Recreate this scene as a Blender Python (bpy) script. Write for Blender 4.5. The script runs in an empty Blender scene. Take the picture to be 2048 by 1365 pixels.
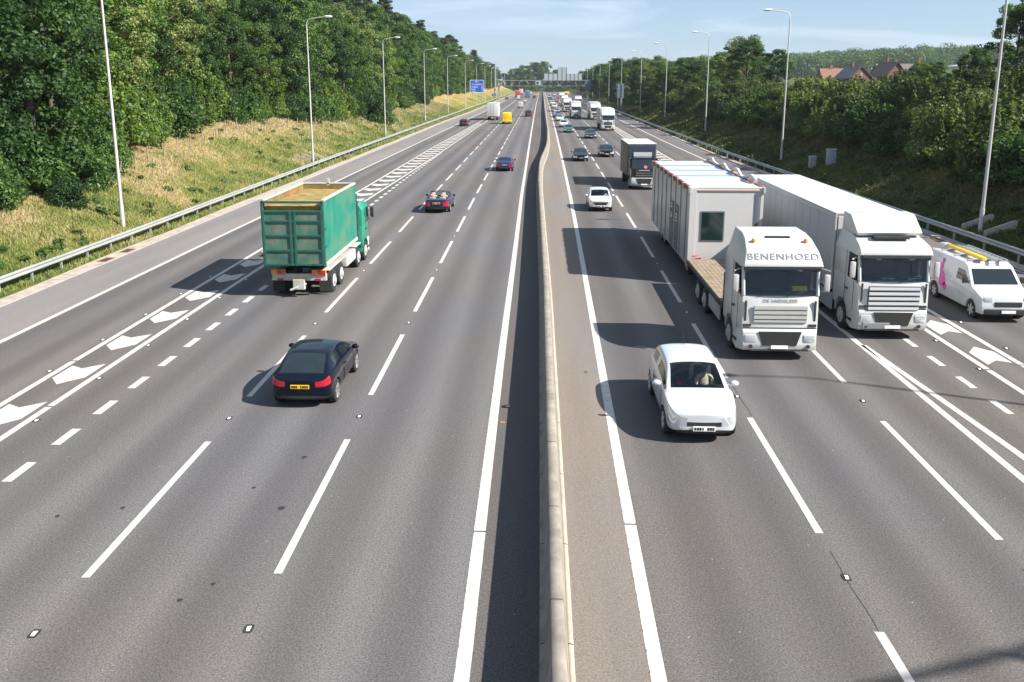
EXPOSURE=1.25; CLOUD=9.6; VEIL=0.5; SKYSTR=0.05; SUNSTR=5.0; HAZE=0.00012
import bpy, bmesh, math, random
import numpy as np
from mathutils import Vector, Matrix
PI = math.pi
rnd = random.Random(7)
sc = bpy.context.scene
COL = sc.collection

# ------------------------------------------------------------------ helpers
def link(o, parent=None):
    COL.objects.link(o)
    if parent is not None:
        o.parent = parent
    return o

def tag(o, label=None, cat=None, group=None, kind=None):
    if label: o['label'] = label
    if cat: o['category'] = cat
    if group: o['group'] = group
    if kind: o['kind'] = kind
    return o

def thing(name, label, cat, loc=(0, 0, 0), rz=0.0, group=None):
    o = bpy.data.objects.new(name, None)
    o.empty_display_size = 0.3
    link(o); o.location = loc; o.rotation_euler = (0, 0, rz)
    return tag(o, label, cat, group)

def copy_tree(o, parent=None):
    c = o.copy(); link(c)
    if parent is not None: c.parent = parent
    for ch in list(o.children):
        copy_tree(ch, c)
    return c

def dup(root, loc, rz, label, group=None, scale=None):
    c = copy_tree(root)
    c.location = loc; c.rotation_euler = (0, 0, rz)
    if scale is not None: c.scale = scale
    c['label'] = label
    if group: c['group'] = group
    return c

def lerp(a, b, t): return a + (b - a) * t
def interp(tab, v):
    return float(np.interp(v, [p[0] for p in tab], [p[1] for p in tab]))

# ------------------------------------------------------------------ materials
def new_mat(name):
    m = bpy.data.materials.new(name); m.use_nodes = True
    nt = m.node_tree; nt.nodes.clear()
    out = nt.nodes.new('ShaderNodeOutputMaterial')
    return m, nt, out

def N(nt, typ, **kw):
    n = nt.nodes.new(typ)
    for k, v in kw.items():
        if k in ('ins',):
            for kk, vv in v.items(): n.inputs[kk].default_value = vv
        else: setattr(n, k, v)
    return n

def ramp(nt, pts):
    r = nt.nodes.new('ShaderNodeValToRGB')
    el = r.color_ramp.elements
    while len(el) > 1: el.remove(el[0])
    el[0].position = pts[0][0]; el[0].color = (*pts[0][1], 1) if len(pts[0][1]) == 3 else pts[0][1]
    for p, c in pts[1:]:
        e = el.new(p); e.color = (*c, 1)
    return r

MATS = {}
def mat(name, col, rough=0.5, metal=0.0, var=0.0, vscale=3.0, bump=0.0, bscale=40.0, coat=0.0, spec=0.5, dirt=None, dscale=1.5, damt=0.5):
    """plain painted / metal / rubber material with procedural variation"""
    if name in MATS: return MATS[name]
    m, nt, out = new_mat(name)
    b = N(nt, 'ShaderNodeBsdfPrincipled')
    b.inputs['Roughness'].default_value = rough
    b.inputs['Metallic'].default_value = metal
    b.inputs['Specular IOR Level'].default_value = spec
    b.inputs['Coat Weight'].default_value = coat
    b.inputs['Coat Roughness'].default_value = 0.05
    nt.links.new(b.outputs[0], out.inputs[0])
    tc = N(nt, 'ShaderNodeTexCoord')
    b.inputs['Base Color'].default_value = (*col, 1)
    src = None
    if var > 0:
        no = N(nt, 'ShaderNodeTexNoise', ins={'Scale': vscale, 'Detail': 5.0, 'Roughness': 0.6})
        nt.links.new(tc.outputs['Object'], no.inputs['Vector'])
        r = ramp(nt, [(0.3, tuple(c * (1 - var) for c in col)), (0.7, tuple(min(1, c * (1 + var)) for c in col))])
        nt.links.new(no.outputs['Fac'], r.inputs[0]); src = r.outputs[0]
    if dirt is not None:
        n2 = N(nt, 'ShaderNodeTexNoise', ins={'Scale': dscale, 'Detail': 7.0, 'Roughness': 0.7})
        nt.links.new(tc.outputs['Object'], n2.inputs['Vector'])
        r2 = ramp(nt, [(0.45, (0, 0, 0)), (0.7, (damt, damt, damt))])
        nt.links.new(n2.outputs['Fac'], r2.inputs[0])
        mx = N(nt, 'ShaderNodeMix', data_type='RGBA')
        nt.links.new(r2.outputs[0], mx.inputs['Factor'])
        if src is not None: nt.links.new(src, mx.inputs['A'])
        else: mx.inputs['A'].default_value = (*col, 1)
        mx.inputs['B'].default_value = (*dirt, 1); src = mx.outputs['Result']
    if src is not None: nt.links.new(src, b.inputs['Base Color'])
    if bump > 0:
        n3 = N(nt, 'ShaderNodeTexNoise', ins={'Scale': bscale, 'Detail': 3.0})
        nt.links.new(tc.outputs['Object'], n3.inputs['Vector'])
        bp = N(nt, 'ShaderNodeBump', ins={'Strength': bump, 'Distance': 0.02})
        nt.links.new(n3.outputs['Fac'], bp.inputs['Height'])
        nt.links.new(bp.outputs[0], b.inputs['Normal'])
    MATS[name] = m
    return m

def glass_mat(name, tint, trans):
    if name in MATS: return MATS[name]
    m, nt, out = new_mat(name)
    g = N(nt, 'ShaderNodeBsdfGlossy', ins={'Roughness': 0.03, 'Color': (0.9, 0.95, 1, 1)})
    t = N(nt, 'ShaderNodeBsdfTransparent'); t.inputs[0].default_value = (*[c * trans for c in tint], 1)
    fr = N(nt, 'ShaderNodeFresnel', ins={'IOR': 1.5})
    mth = N(nt, 'ShaderNodeMath', operation='MAXIMUM'); mth.inputs[1].default_value = 0.05
    mx = N(nt, 'ShaderNodeMixShader')
    nt.links.new(fr.outputs[0], mth.inputs[0]); nt.links.new(mth.outputs[0], mx.inputs[0])
    nt.links.new(t.outputs[0], mx.inputs[1]); nt.links.new(g.outputs[0], mx.inputs[2])
    nt.links.new(mx.outputs[0], out.inputs[0]); MATS[name] = m
    return m

GLASS = glass_mat('window_glass', (0.92, 0.96, 0.93), 0.72)
DGLASS = mat('tinted_glass', (0.012, 0.018, 0.02), 0.04, spec=0.8)
BLACKP = mat('black_plastic', (0.02, 0.02, 0.021), 0.55, var=0.2)
RUBBER = mat('tyre_rubber', (0.018, 0.018, 0.018), 0.85, var=0.25, vscale=8)
ALLOY = mat('wheel_alloy', (0.55, 0.55, 0.56), 0.3, 0.8)
RIMGREY = mat('wheel_rim_paint', (0.42, 0.42, 0.42), 0.5, 0.1, var=0.15)
WELL = mat('wheel_well', (0.01, 0.01, 0.01), 0.9)
CHASSIS = mat('chassis_black', (0.022, 0.022, 0.024), 0.7, var=0.3, dirt=(0.12, 0.1, 0.08), damt=0.35)
HEADL = mat('headlamp_lens', (0.62, 0.66, 0.7), 0.08, 0.55)
TAILR = mat('tail_lamp_red', (0.36, 0.006, 0.018), 0.12, coat=0.8)
AMBER = mat('amber_lens', (0.75, 0.22, 0.01), 0.2, coat=0.4)
PLATEY = mat('plate_yellow', (0.75, 0.45, 0.005), 0.4)
PLATEW = mat('plate_white', (0.75, 0.75, 0.72), 0.4)
CHROME = mat('chrome_trim', (0.7, 0.7, 0.72), 0.12, 1.0)
SEATM = mat('seat_fabric', (0.035, 0.035, 0.04), 0.9)
SKIN = mat('skin', (0.55, 0.32, 0.22), 0.6)
HAIR = mat('hair_brown', (0.05, 0.03, 0.02), 0.8)

def paint(name, col, rough=0.28, coat=0.6, metal=0.0, var=0.04, spec=0.5):
    return mat('paint_' + name, col, rough, metal, var=var, vscale=2.0, coat=coat, spec=spec)
WHITE = paint('white', (0.47, 0.49, 0.51))
OFFWHITE = mat('paint_lorry_white', (0.47, 0.48, 0.47), 0.35, var=0.03, vscale=1.2, coat=0.2, dirt=(0.55, 0.53, 0.48), dscale=0.8, damt=0.35)

# ------------------------------------------------------------------ mesh builder
class MB:
    def __init__(s): s.bm = bmesh.new()
    def _bev(s, vs, bevel, seg=2):
        if bevel > 0:
            es = set()
            for v in vs:
                for e in v.link_edges: es.add(e)
            bmesh.ops.bevel(s.bm, geom=list(es), offset=bevel, segments=seg, affect='EDGES', profile=0.6)
    def box(s, x0, x1, y0, y1, z0, z1, bevel=0.0, seg=2, rot=None, piv=None, mi=0):
        ret = bmesh.ops.create_cube(s.bm, size=1.0)
        vs = ret['verts']
        for v in vs:
            v.co = Vector((lerp(x0, x1, v.co.x + .5), lerp(y0, y1, v.co.y + .5), lerp(z0, z1, v.co.z + .5)))
        if rot is not None:
            c = Vector(piv) if piv is not None else Vector(((x0 + x1) / 2, (y0 + y1) / 2, (z0 + z1) / 2))
            for v in vs: v.co = c + rot @ (v.co - c)
        if mi:
            for v in vs:
                for f in v.link_faces: f.material_index = mi
        s._bev(vs, bevel, seg)
        return s
    def prism(s, prof, a0, a1, axis='x', bevel=0.0, seg=2, taper=None):
        """prof: list of 2D points; extruded along axis from a0 to a1. axis x: prof=(y,z); y:(x,z); z:(x,y). taper(p,a)->(p)"""
        def mk(p, a):
            if axis == 'x': return Vector((a, p[0], p[1]))
            if axis == 'y': return Vector((p[0], a, p[1]))
            return Vector((p[0], p[1], a))
        A = [s.bm.verts.new(mk(p, a0)) for p in prof]
        B = [s.bm.verts.new(mk(p, a1)) for p in prof]
        n = len(prof)
        fs = [s.bm.faces.new(A), s.bm.faces.new(B[::-1])]
        for i in range(n):
            fs.append(s.bm.faces.new((A[(i + 1) % n], A[i], B[i], B[(i + 1) % n])))
        bmesh.ops.recalc_face_normals(s.bm, faces=fs)
        if taper:
            for v in A + B: v.co = taper(v.co.copy())
        s._bev(A + B, bevel, seg)
        return s
    def cyl(s, p, r, h, axis='x', n=20, r2=None, caps=True, bevel=0.0):
        """centre p, axis, total length h"""
        r2 = r if r2 is None else r2
        m = Matrix.Translation(Vector(p))
        if axis == 'x': m = m @ Matrix.Rotation(PI / 2, 4, 'Y')
        elif axis == 'y': m = m @ Matrix.Rotation(-PI / 2, 4, 'X')
        ret = bmesh.ops.create_cone(s.bm, cap_ends=caps, segments=n, radius1=r, radius2=r2, depth=h, matrix=m)
        if bevel > 0:
            es = set()
            for v in ret['verts']:
                for e in v.link_edges:
                    if any(len(f.verts) > 4 for f in e.link_faces): es.add(e)
            bmesh.ops.bevel(s.bm, geom=list(es), offset=bevel, segments=2, affect='EDGES', profile=0.6)
        return s
    def tube(s, pts, r, n=8, r_end=None, cap=True):
        pts = [Vector(p) for p in pts]
        rings = []
        k = len(pts)
        up0 = None
        for i, p in enumerate(pts):
            t = (pts[min(i + 1, k - 1)] - pts[max(i - 1, 0)]).normalized()
            if up0 is None:
                up0 = Vector((0, 0, 1)) if abs(t.z) < .9 else Vector((1, 0, 0))
            a = t.cross(up0).normalized(); b = t.cross(a).normalized()
            up0 = -b if False else up0
            rr = r if r_end is None else lerp(r, r_end, i / (k - 1))
            if isinstance(r, (list, tuple)): rr = r[i]
            rings.append([s.bm.verts.new(p + a * math.cos(2 * PI * j / n) * rr + b * math.sin(2 * PI * j / n) * rr) for j in range(n)])
        for i in range(k - 1):
            for j in range(n):
                s.bm.faces.new((rings[i][j], rings[i][(j + 1) % n], rings[i + 1][(j + 1) % n], rings[i + 1][j]))
        if cap:
            s.bm.faces.new(rings[0][::-1]); s.bm.faces.new(rings[-1])
        return s
    def quad(s, *ps):
        s.bm.faces.new([s.bm.verts.new(Vector(p)) for p in ps]); return s
    def sphere(s, p, r, sx=1, sy=1, sz=1, u=14, v=9):
        ret = bmesh.ops.create_uvsphere(s.bm, u_segments=u, v_segments=v, radius=r)
        for w in ret['verts']:
            w.co = Vector((w.co.x * sx, w.co.y * sy, w.co.z * sz)) + Vector(p)
        return s
    def build(s, name, m, parent=None, smooth=None, label=None):
        me = bpy.data.meshes.new(name)
        bmesh.ops.recalc_face_normals(s.bm, faces=s.bm.faces[:])
        s.bm.to_mesh(me); s.bm.free()
        for mm in (m if isinstance(m, (list, tuple)) else [m]): me.materials.append(mm)
        if smooth is not None: me.set_sharp_from_angle(angle=math.radians(smooth)) if smooth > 0 else None
        if smooth is not None:
            me.polygons.foreach_set('use_smooth', [True] * len(me.polygons))
        o = bpy.data.objects.new(name, me)
        link(o, parent)
        if label: o['label'] = label
        return o

def np_mesh(name, V, F, m, parent=None, mats=None, mi=None):
    """V (n,3) float, F (m,4) int quads"""
    me = bpy.data.meshes.new(name)
    me.vertices.add(len(V)); me.vertices.foreach_set('co', V.astype(np.float32).ravel())
    k = F.shape[1]
    me.loops.add(F.size); me.loops.foreach_set('vertex_index', F.astype(np.int32).ravel())
    me.polygons.add(len(F))
    me.polygons.foreach_set('loop_start', np.arange(0, F.size, k, dtype=np.int32))
    me.polygons.foreach_set('loop_total', np.full(len(F), k, dtype=np.int32))
    if mi is not None: me.polygons.foreach_set('material_index', mi.astype(np.int32))
    me.update(calc_edges=True)
    for mm in (mats or [m]): me.materials.append(mm)
    o = bpy.data.objects.new(name, me)
    link(o, parent)
    return o

def text_mesh(body, size, name, m, parent, loc, rot, extrude=0.004, align='CENTER', xs=1.0, spacing=1.0):
    cu = bpy.data.curves.new('txt', 'FONT'); cu.body = body; cu.size = size; cu.extrude = extrude
    cu.align_x = align; cu.align_y = 'CENTER'; cu.space_character = spacing
    to = bpy.data.objects.new('txt', cu); COL.objects.link(to)
    dg = bpy.context.evaluated_depsgraph_get()
    me = bpy.data.meshes.new_from_object(to.evaluated_get(dg))
    COL.objects.unlink(to); bpy.data.objects.remove(to); bpy.data.curves.remove(cu)
    me.name = name; me.materials.clear(); me.materials.append(m)
    o = bpy.data.objects.new(name, me); link(o, parent)
    o.location = loc; o.rotation_euler = rot; o.scale = (xs, 1, 1)
    return o

def apply_mods(o):
    dg = bpy.context.evaluated_depsgraph_get()
    me = bpy.data.meshes.new_from_object(o.evaluated_get(dg))
    o.modifiers.clear(); old = o.data; o.data = me
    bpy.data.meshes.remove(old)
    return o

# ------------------------------------------------------------------ measured layout (metres; x to the right, y along the road)
gLt = [(-60, 0.1), (11, 0), (23, -.1), (51, -.25), (65, -.37), (110, -.5), (162, -.65), (341, -.95), (900, -.6)]
gRt = [(-60, -.2), (11, 0), (23, .1), (51, .38), (65, .5), (110, .7), (162, .85), (341, 1.2), (900, 1.2)]
def gL(y): return interp(gLt, y)
def gR(y): return interp(gRt, y)
lineA = lambda y: -1.15 + gL(y)
lineL2 = lambda y: -4.8 + 1.1 * gL(y)
lineL1 = lambda y: -8.3 + 1.1 * gL(y)
lineR = lambda y: 1.85 + gR(y)
lineR1 = lambda y: 5.65 + 0.75 * gR(y)
lineR2 = lambda y: 9.15 + 0.9 * gR(y)
goreLi = lambda y: interp([(-60, -13.75), (40, -13.75), (78, -13.25), (101, -13.0), (191, -12.7), (272, -12.6), (900, -12.2)], y)
goreLo = lambda y: interp([(-60, -15.2), (43, -15.2), (117, -15.05), (191, -14.1), (235, -12.8)], y)
dashL = lambda y: interp([(-60, -12.1), (28, -12.15), (76, -12.72), (108, -12.8)], y)
hsL = lambda y: interp([(-60, -18.9), (50, -18.9), (110, -18.43), (165, -18.1), (265, -17.3), (900, -17.0)], y)
edgeL = lambda y: interp([(-60, -21.8), (60, -21.9), (200, -21.9), (265, -21.0), (900, -20.8)], y)
goreRi = lambda y: interp([(-60, 14.2), (32, 14.2), (130, 13.55), (170, 13.9), (230, 13.6), (900, 13.4)], y)
goreRo = lambda y: interp([(-60, 15.65), (60, 15.5), (172, 15.06), (225, 13.7)], y)
hsR = lambda y: interp([(-60, 21.4), (45, 21.15), (96, 19.2), (130, 18.87), (216, 18.9), (900, 18.4)], y)
edgeR = lambda y: interp([(-60, 23.6), (45, 23.3), (75, 22.4), (110, 21.6), (900, 21.6)], y)
barX = lambda y: interp([(-60, .29), (15, .3), (34, .24), (58, .0), (71, -.12), (85, -.1), (93, .08), (102, .45), (112, .78), (122, .95), (148, 1.15), (182, 1.12), (266, 1.1), (488, 1.3), (900, 1.3)], y)
railL = lambda y: interp([(-60, -23.2), (45, -23.1), (90, -23.6), (250, -23.6), (350, -23.2), (900, -22.8)], y)
railR = lambda y: interp([(-60, 24.1), (41, 24.0), (55, 23.6), (75, 23.1), (100, 22.4), (211, 22.3), (900, 22.3)], y)

def terrain(x, y):
    """ground height; road cutting with banks either side"""
    if x < 0:
        x0 = railL(y) - 0.5
        d = x0 - x
        if d <= 0: return -0.02 + max(0.0, min(1, (-x - 21.9) / 0.8)) * 0.02
        top = interp([(0, 7.0), (200, 7.5), (400, 6.5), (700, 5)], y)
        z = 0.15 + d * 0.36
        w = 0.18 * math.sin(x * .9 + y * .13) + 0.15 * math.sin(y * .31 + x * .4)
        w *= min(1, d / 3)
        return min(z, top + (d - (top / .36)) * 0.03) + w
    x0 = railR(y) + 0.4
    d = x - x0
    if d <= 0: return -0.02
    top = interp([(0, 7.4), (88, 7.2), (108, 5.6), (150, 5.4), (220, 5.4), (330, 5.0), (700, 4.5)], y)
    z = 0.15 + d * 0.42
    w = 0.2 * math.sin(x * .8 + y * .17) + 0.18 * math.sin(y * .27 - x * .5)
    w *= min(1, d / 3)
    far = max(0.0, (y - 450) / 500.0) * max(0.0, (x - 60)) * 0.06
    return min(z, top + (d - top / .42) * 0.01) + w + min(far, 16)
# ------------------------------------------------------------------ camera, sky, sun
cam = bpy.data.cameras.new('camera'); co = bpy.data.objects.new('camera', cam); COL.objects.link(co)
cam.sensor_width = 36; cam.lens = 1688 / 2048 * 36; cam.shift_y = -(682.5 - 518) / 2048
cam.clip_end = 8000; cam.clip_start = 0.1
co.location = (0, 0, 8.93)
co.rotation_euler = (math.radians(90 - 11.84), 0, math.radians(1.959))
sc.camera = co
sc.view_settings.view_transform = 'Standard'; sc.view_settings.look = 'None'
sc.view_settings.exposure = EXPOSURE; sc.view_settings.gamma = 1
sc.cycles.max_bounces = 6; sc.cycles.diffuse_bounces = 2; sc.cycles.glossy_bounces = 3
sc.cycles.transparent_max_bounces = 12; sc.cycles.use_denoising = True
sc.cycles.sample_clamp_indirect = 4

SV = Vector((1.18, -0.45, 1.0)).normalized()           # towards the sun
elev = math.asin(SV.z); azim = math.atan2(SV.x, SV.y)   # azimuth clockwise from +Y
w = bpy.data.worlds.new('World'); sc.world = w; w.use_nodes = True
nt = w.node_tree; nt.nodes.clear()
out = nt.nodes.new('ShaderNodeOutputWorld'); bg = nt.nodes.new('ShaderNodeBackground')
sky = nt.nodes.new('ShaderNodeTexSky'); sky.sky_type = 'NISHITA'; sky.sun_disc = False
sky.sun_elevation = elev; sky.sun_rotation = azim
sky.air_density = 0.9; sky.dust_density = 0.3; sky.ozone_density = 2.5; sky.altitude = 50
# thin streaks of cirrus: anisotropic noise in the direction vector, weighted by height above the horizon
tc = nt.nodes.new('ShaderNodeTexCoord')
sep = nt.nodes.new('ShaderNodeSeparateXYZ'); nt.links.new(tc.outputs['Generated'], sep.inputs[0])
dv = N(nt, 'ShaderNodeMath', operation='MAXIMUM'); dv.inputs[1].default_value = 0.04
nt.links.new(sep.outputs['Z'], dv.inputs[0])
cx = N(nt, 'ShaderNodeMath', operation='DIVIDE'); cy = N(nt, 'ShaderNodeMath', operation='DIVIDE')
nt.links.new(sep.outputs['X'], cx.inputs[0]); nt.links.new(dv.outputs[0], cx.inputs[1])
nt.links.new(sep.outputs['Y'], cy.inputs[0]); nt.links.new(dv.outputs[0], cy.inputs[1])
mp = nt.nodes.new('ShaderNodeMapping'); mp.inputs['Rotation'].default_value = (0, math.radians(9), 0)
mp.inputs['Scale'].default_value = (2.6, 2.6, 21)
nt.links.new(tc.outputs['Generated'], mp.inputs[0])
no = N(nt, 'ShaderNodeTexNoise', ins={'Scale': 1.0, 'Detail': 8.0, 'Roughness': 0.55, 'Distortion': 0.5})
nt.links.new(mp.outputs[0], no.inputs['Vector'])
rp = ramp(nt, [(0.47, (0, 0, 0)), (0.68, (0.9, 0.9, 0.9))])
nt.links.new(no.outputs['Fac'], rp.inputs[0])
mx = N(nt, 'ShaderNodeMix', data_type='RGBA')
nt.links.new(rp.outputs[0], mx.inputs['Factor']); nt.links.new(sky.outputs[0], mx.inputs['A'])
CL = CLOUD
mx.inputs['B'].default_value = (CL * .98, CL * 1.02, CL * 1.06, 1)
# a general thin veil that whitens the blue
mx2 = N(nt, 'ShaderNodeMix', data_type='RGBA'); mx2.inputs['Factor'].default_value = VEIL
nt.links.new(mx.outputs['Result'], mx2.inputs['A']); mx2.inputs['B'].default_value = (4.3, 6.0, 8.5, 1)
nt.links.new(mx2.outputs['Result'], bg.inputs['Color']); bg.inputs['Strength'].default_value = SKYSTR
nt.links.new(bg.outputs[0], out.inputs[0])

sl = bpy.data.lights.new('sun', 'SUN'); so = bpy.data.objects.new('sun', sl); COL.objects.link(so)
sl.energy = SUNSTR; sl.angle = math.radians(0.53); sl.color = (1.0, 0.94, 0.86)
so.rotation_euler = SV.to_track_quat('Z', 'Y').to_euler(); so.location = (60, -20, 60)

# ------------------------------------------------------------------ ground (one sheet to the horizon)
def ground_mat():
    m, nt, out = new_mat('embankment_ground')
    b = N(nt, 'ShaderNodeBsdfPrincipled', ins={'Roughness': 0.95, 'Specular IOR Level': 0.1})
    tc = N(nt, 'ShaderNodeTexCoord'); ge = N(nt, 'ShaderNodeNewGeometry')
    sp = N(nt, 'ShaderNodeSeparateXYZ'); nt.links.new(ge.outputs['Position'], sp.inputs[0])
    n1 = N(nt, 'ShaderNodeTexNoise', ins={'Scale': 0.22, 'Detail': 6.0, 'Roughness': 0.65}); nt.links.new(ge.outputs['Position'], n1.inputs['Vector'])
    n2 = N(nt, 'ShaderNodeTexNoise', ins={'Scale': 5.5, 'Detail': 6.0, 'Roughness': 0.8}); nt.links.new(ge.outputs['Position'], n2.inputs['Vector'])
    # straw share grows up the bank and with distance
    ad = N(nt, 'ShaderNodeMath', operation='MULTIPLY_ADD'); nt.links.new(sp.outputs['Z'], ad.inputs[0]); ad.inputs[1].default_value = 0.055; 
    nt.links.new(n1.outputs['Fac'], ad.inputs[2])
    r1 = ramp(nt, [(0.44, (0.095, 0.130, 0.026)), (0.58, (0.19, 0.185, 0.045)), (0.70, (0.36, 0.26, 0.11))])
    nt.links.new(ad.outputs[0], r1.inputs[0])
    r2 = ramp(nt, [(0.3, (0.35, 0.35, 0.35)), (0.65, (1.15, 1.15, 1.15))]); nt.links.new(n2.outputs['Fac'], r2.inputs[0])
    mu = N(nt, 'ShaderNodeMix', data_type='RGBA', blend_type='MULTIPLY'); mu.inputs['Factor'].default_value = 1
    nt.links.new(r1.outputs[0], mu.inputs['A']); nt.links.new(r2.outputs[0], mu.inputs['B'])
    # right-hand bank: greener, darker vegetation
    gr = N(nt, 'ShaderNodeMath', operation='GREATER_THAN'); nt.links.new(sp.outputs['X'], gr.inputs[0]); gr.inputs[1].default_value = 10
    r3 = ramp(nt, [(0.35, (0.045, 0.065, 0.020)), (0.6, (0.10, 0.11, 0.035)), (0.75, (0.22, 0.17, 0.07))]); nt.links.new(n1.outputs['Fac'], r3.inputs[0])
    mu2 = N(nt, 'ShaderNodeMix', data_type='RGBA', blend_type='MULTIPLY'); mu2.inputs['Factor'].default_value = 1
    nt.links.new(r3.outputs[0], mu2.inputs['A']); nt.links.new(r2.outputs[0], mu2.inputs['B'])
    mx = N(nt, 'ShaderNodeMix', data_type='RGBA'); nt.links.new(gr.outputs[0], mx.inputs['Factor'])
    nt.links.new(mu.outputs['Result'], mx.inputs['A']); nt.links.new(mu2.outputs['Result'], mx.inputs['B'])
    nt.links.new(mx.outputs['Result'], b.inputs['Base Color'])
    bp = N(nt, 'ShaderNodeBump', ins={'Strength': 0.9, 'Distance': 0.15}); nt.links.new(n2.outputs['Fac'], bp.inputs['Height'])
    nt.links.new(bp.outputs[0], b.inputs['Normal'])
    nt.links.new(b.outputs[0], out.inputs[0])
    return m
GROUNDM = ground_mat()

def frange(a, b, s):
    r = []; v = a
    while v < b - 1e-6: r.append(v); v += s
    return r
ys = frange(-60, 0, 10) + frange(0, 260, 2.0) + frange(260, 700, 10) + frange(700, 1400, 50) + [1400, 2200, 4000]
offs = [0, .6, 1.2, 2, 3, 4, 5.2, 6.5, 8, 10, 12, 14, 16, 18, 20, 22, 24, 27, 31, 37, 45, 60, 80, 120, 200, 400, 800, 1800]
rows = []
for y in ys:
    xl = railL(y) - 0.5; xr = railR(y) + 0.4
    xs = [xl - d for d in reversed(offs)] + [-21.7, 0, 21.4] + [xr + d for d in offs]
    rows.append([(x, y, -0.02 if -22 < x < 22 else terrain(x, y)) for x in xs])
V = np.array([p for r in rows for p in r], float); nx = len(rows[0])
F = np.array([(j * nx + i, j * nx + i + 1, (j + 1) * nx + i + 1, (j + 1) * nx + i) for j in range(len(rows) - 1) for i in range(nx - 1)])
g = np_mesh('ground', V, F, GROUNDM); tag(g, kind='structure')
for p in g.data.polygons: p.use_smooth = True

# ------------------------------------------------------------------ road surfaces
def asphalt(name, col, streak=0.0, tint=(1, 1, 1), speck=0.55):
    m, nt, out = new_mat(name)
    b = N(nt, 'ShaderNodeBsdfPrincipled', ins={'Roughness': 0.88, 'Specular IOR Level': 0.25})
    ge = N(nt, 'ShaderNodeNewGeometry')
    # chippings
    v1 = N(nt, 'ShaderNodeTexVoronoi', ins={'Scale': 55.0}); nt.links.new(ge.outputs['Position'], v1.inputs['Vector'])
    n1 = N(nt, 'ShaderNodeTexNoise', ins={'Scale': 27.0, 'Detail': 4.0, 'Roughness': 0.9}); nt.links.new(ge.outputs['Position'], n1.inputs['Vector'])
    rA = ramp(nt, [(0.36, (1 - speck,) * 3), (0.5, (1, 1, 1)), (0.64, (1 + speck,) * 3)]); nt.links.new(n1.outputs['Fac'], rA.inputs[0])
    rV = ramp(nt, [(0.0, (0.8,) * 3), (1.0, (1.2,) * 3)]); nt.links.new(v1.outputs['Color'], rV.inputs[0])
    # pale stones, sparse
    n5 = N(nt, 'ShaderNodeTexVoronoi', ins={'Scale': 2.2, 'Randomness': 1.0}); nt.links.new(ge.outputs['Position'], n5.inputs['Vector'])
    r5 = ramp(nt, [(0.0, (1, 1, 1)), (0.022, (1, 1, 1)), (0.034, (0, 0, 0))]); nt.links.new(n5.outputs['Distance'], r5.inputs[0])
    # long soft patches of wear along the direction of travel
    mp = N(nt, 'ShaderNodeMapping'); mp.inputs['Scale'].default_value = (0.55, 0.035, 1); nt.links.new(ge.outputs['Position'], mp.inputs[0])
    n2 = N(nt, 'ShaderNodeTexNoise', ins={'Scale': 1.0, 'Detail': 5.0, 'Roughness': 0.6}); nt.links.new(mp.outputs[0], n2.inputs['Vector'])
    r2 = ramp(nt, [(0.35, (0.88, 0.88, 0.89)), (0.65, (1.10, 1.10, 1.09))]); nt.links.new(n2.outputs['Fac'], r2.inputs[0])
    mp4 = N(nt, 'ShaderNodeMapping'); mp4.inputs['Scale'].default_value = (0.16, 0.07, 1); nt.links.new(ge.outputs['Position'], mp4.inputs[0])
    n4 = N(nt, 'ShaderNodeTexNoise', ins={'Scale': 1.0, 'Detail': 3.0}); nt.links.new(mp4.outputs[0], n4.inputs['Vector'])
    r4 = ramp(nt, [(0.35, (0.94, 0.97, 1.04)), (0.65, (1.06, 1.0, 0.95))]); nt.links.new(n4.outputs['Fac'], r4.inputs[0])
    cur = None
    base = (*[c * t for c, t in zip(col, tint)], 1)
    for r in (rA, rV, r2, r4):
        mu = N(nt, 'ShaderNodeMix', data_type='RGBA', blend_type='MULTIPLY'); mu.inputs['Factor'].default_value = 1
        if cur is None: mu.inputs['A'].default_value = base
        else: nt.links.new(cur, mu.inputs['A'])
        nt.links.new(r.outputs[0], mu.inputs['B']); cur = mu.outputs['Result']
    if streak > 0:   # tyre-polished tracks: a stripe pattern across each lane, wavering
        sp = N(nt, 'ShaderNodeSeparateXYZ'); nt.links.new(ge.outputs['Position'], sp.inputs[0])
        mo = N(nt, 'ShaderNodeMath', operation='MULTIPLY'); nt.links.new(sp.outputs['X'], mo.inputs[0]); mo.inputs[1].default_value = 2 * PI / 1.8
        si = N(nt, 'ShaderNodeMath', operation='SINE'); nt.links.new(mo.outputs[0], si.inputs[0])
        m2 = N(nt, 'ShaderNodeMath', operation='MULTIPLY'); nt.links.new(si.outputs[0], m2.inputs[0]); nt.links.new(n2.outputs['Fac'], m2.inputs[1])
        r6 = ramp(nt, [(0.0, (1 - streak,) * 3), (1.0, (1 + streak * .5,) * 3)])
        m3 = N(nt, 'ShaderNodeMath', operation='MULTIPLY_ADD'); nt.links.new(m2.outputs[0], m3.inputs[0]); m3.inputs[1].default_value = 1.0; m3.inputs[2].default_value = 0.5
        nt.links.new(m3.outputs[0], r6.inputs[0])
        mu = N(nt, 'ShaderNodeMix', data_type='RGBA', blend_type='MULTIPLY'); mu.inputs['Factor'].default_value = 1
        nt.links.new(cur, mu.inputs['A']); nt.links.new(r6.outputs[0], mu.inputs['B']); cur = mu.outputs['Result']
    mx = N(nt, 'ShaderNodeMix', data_type='RGBA'); nt.links.new(r5.outputs[0], mx.inputs['Factor'])
    nt.links.new(cur, mx.inputs['A']); mx.inputs['B'].default_value = (0.34, 0.33, 0.31, 1)
    nt.links.new(mx.outputs['Result'], b.inputs['Base Color'])
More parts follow.
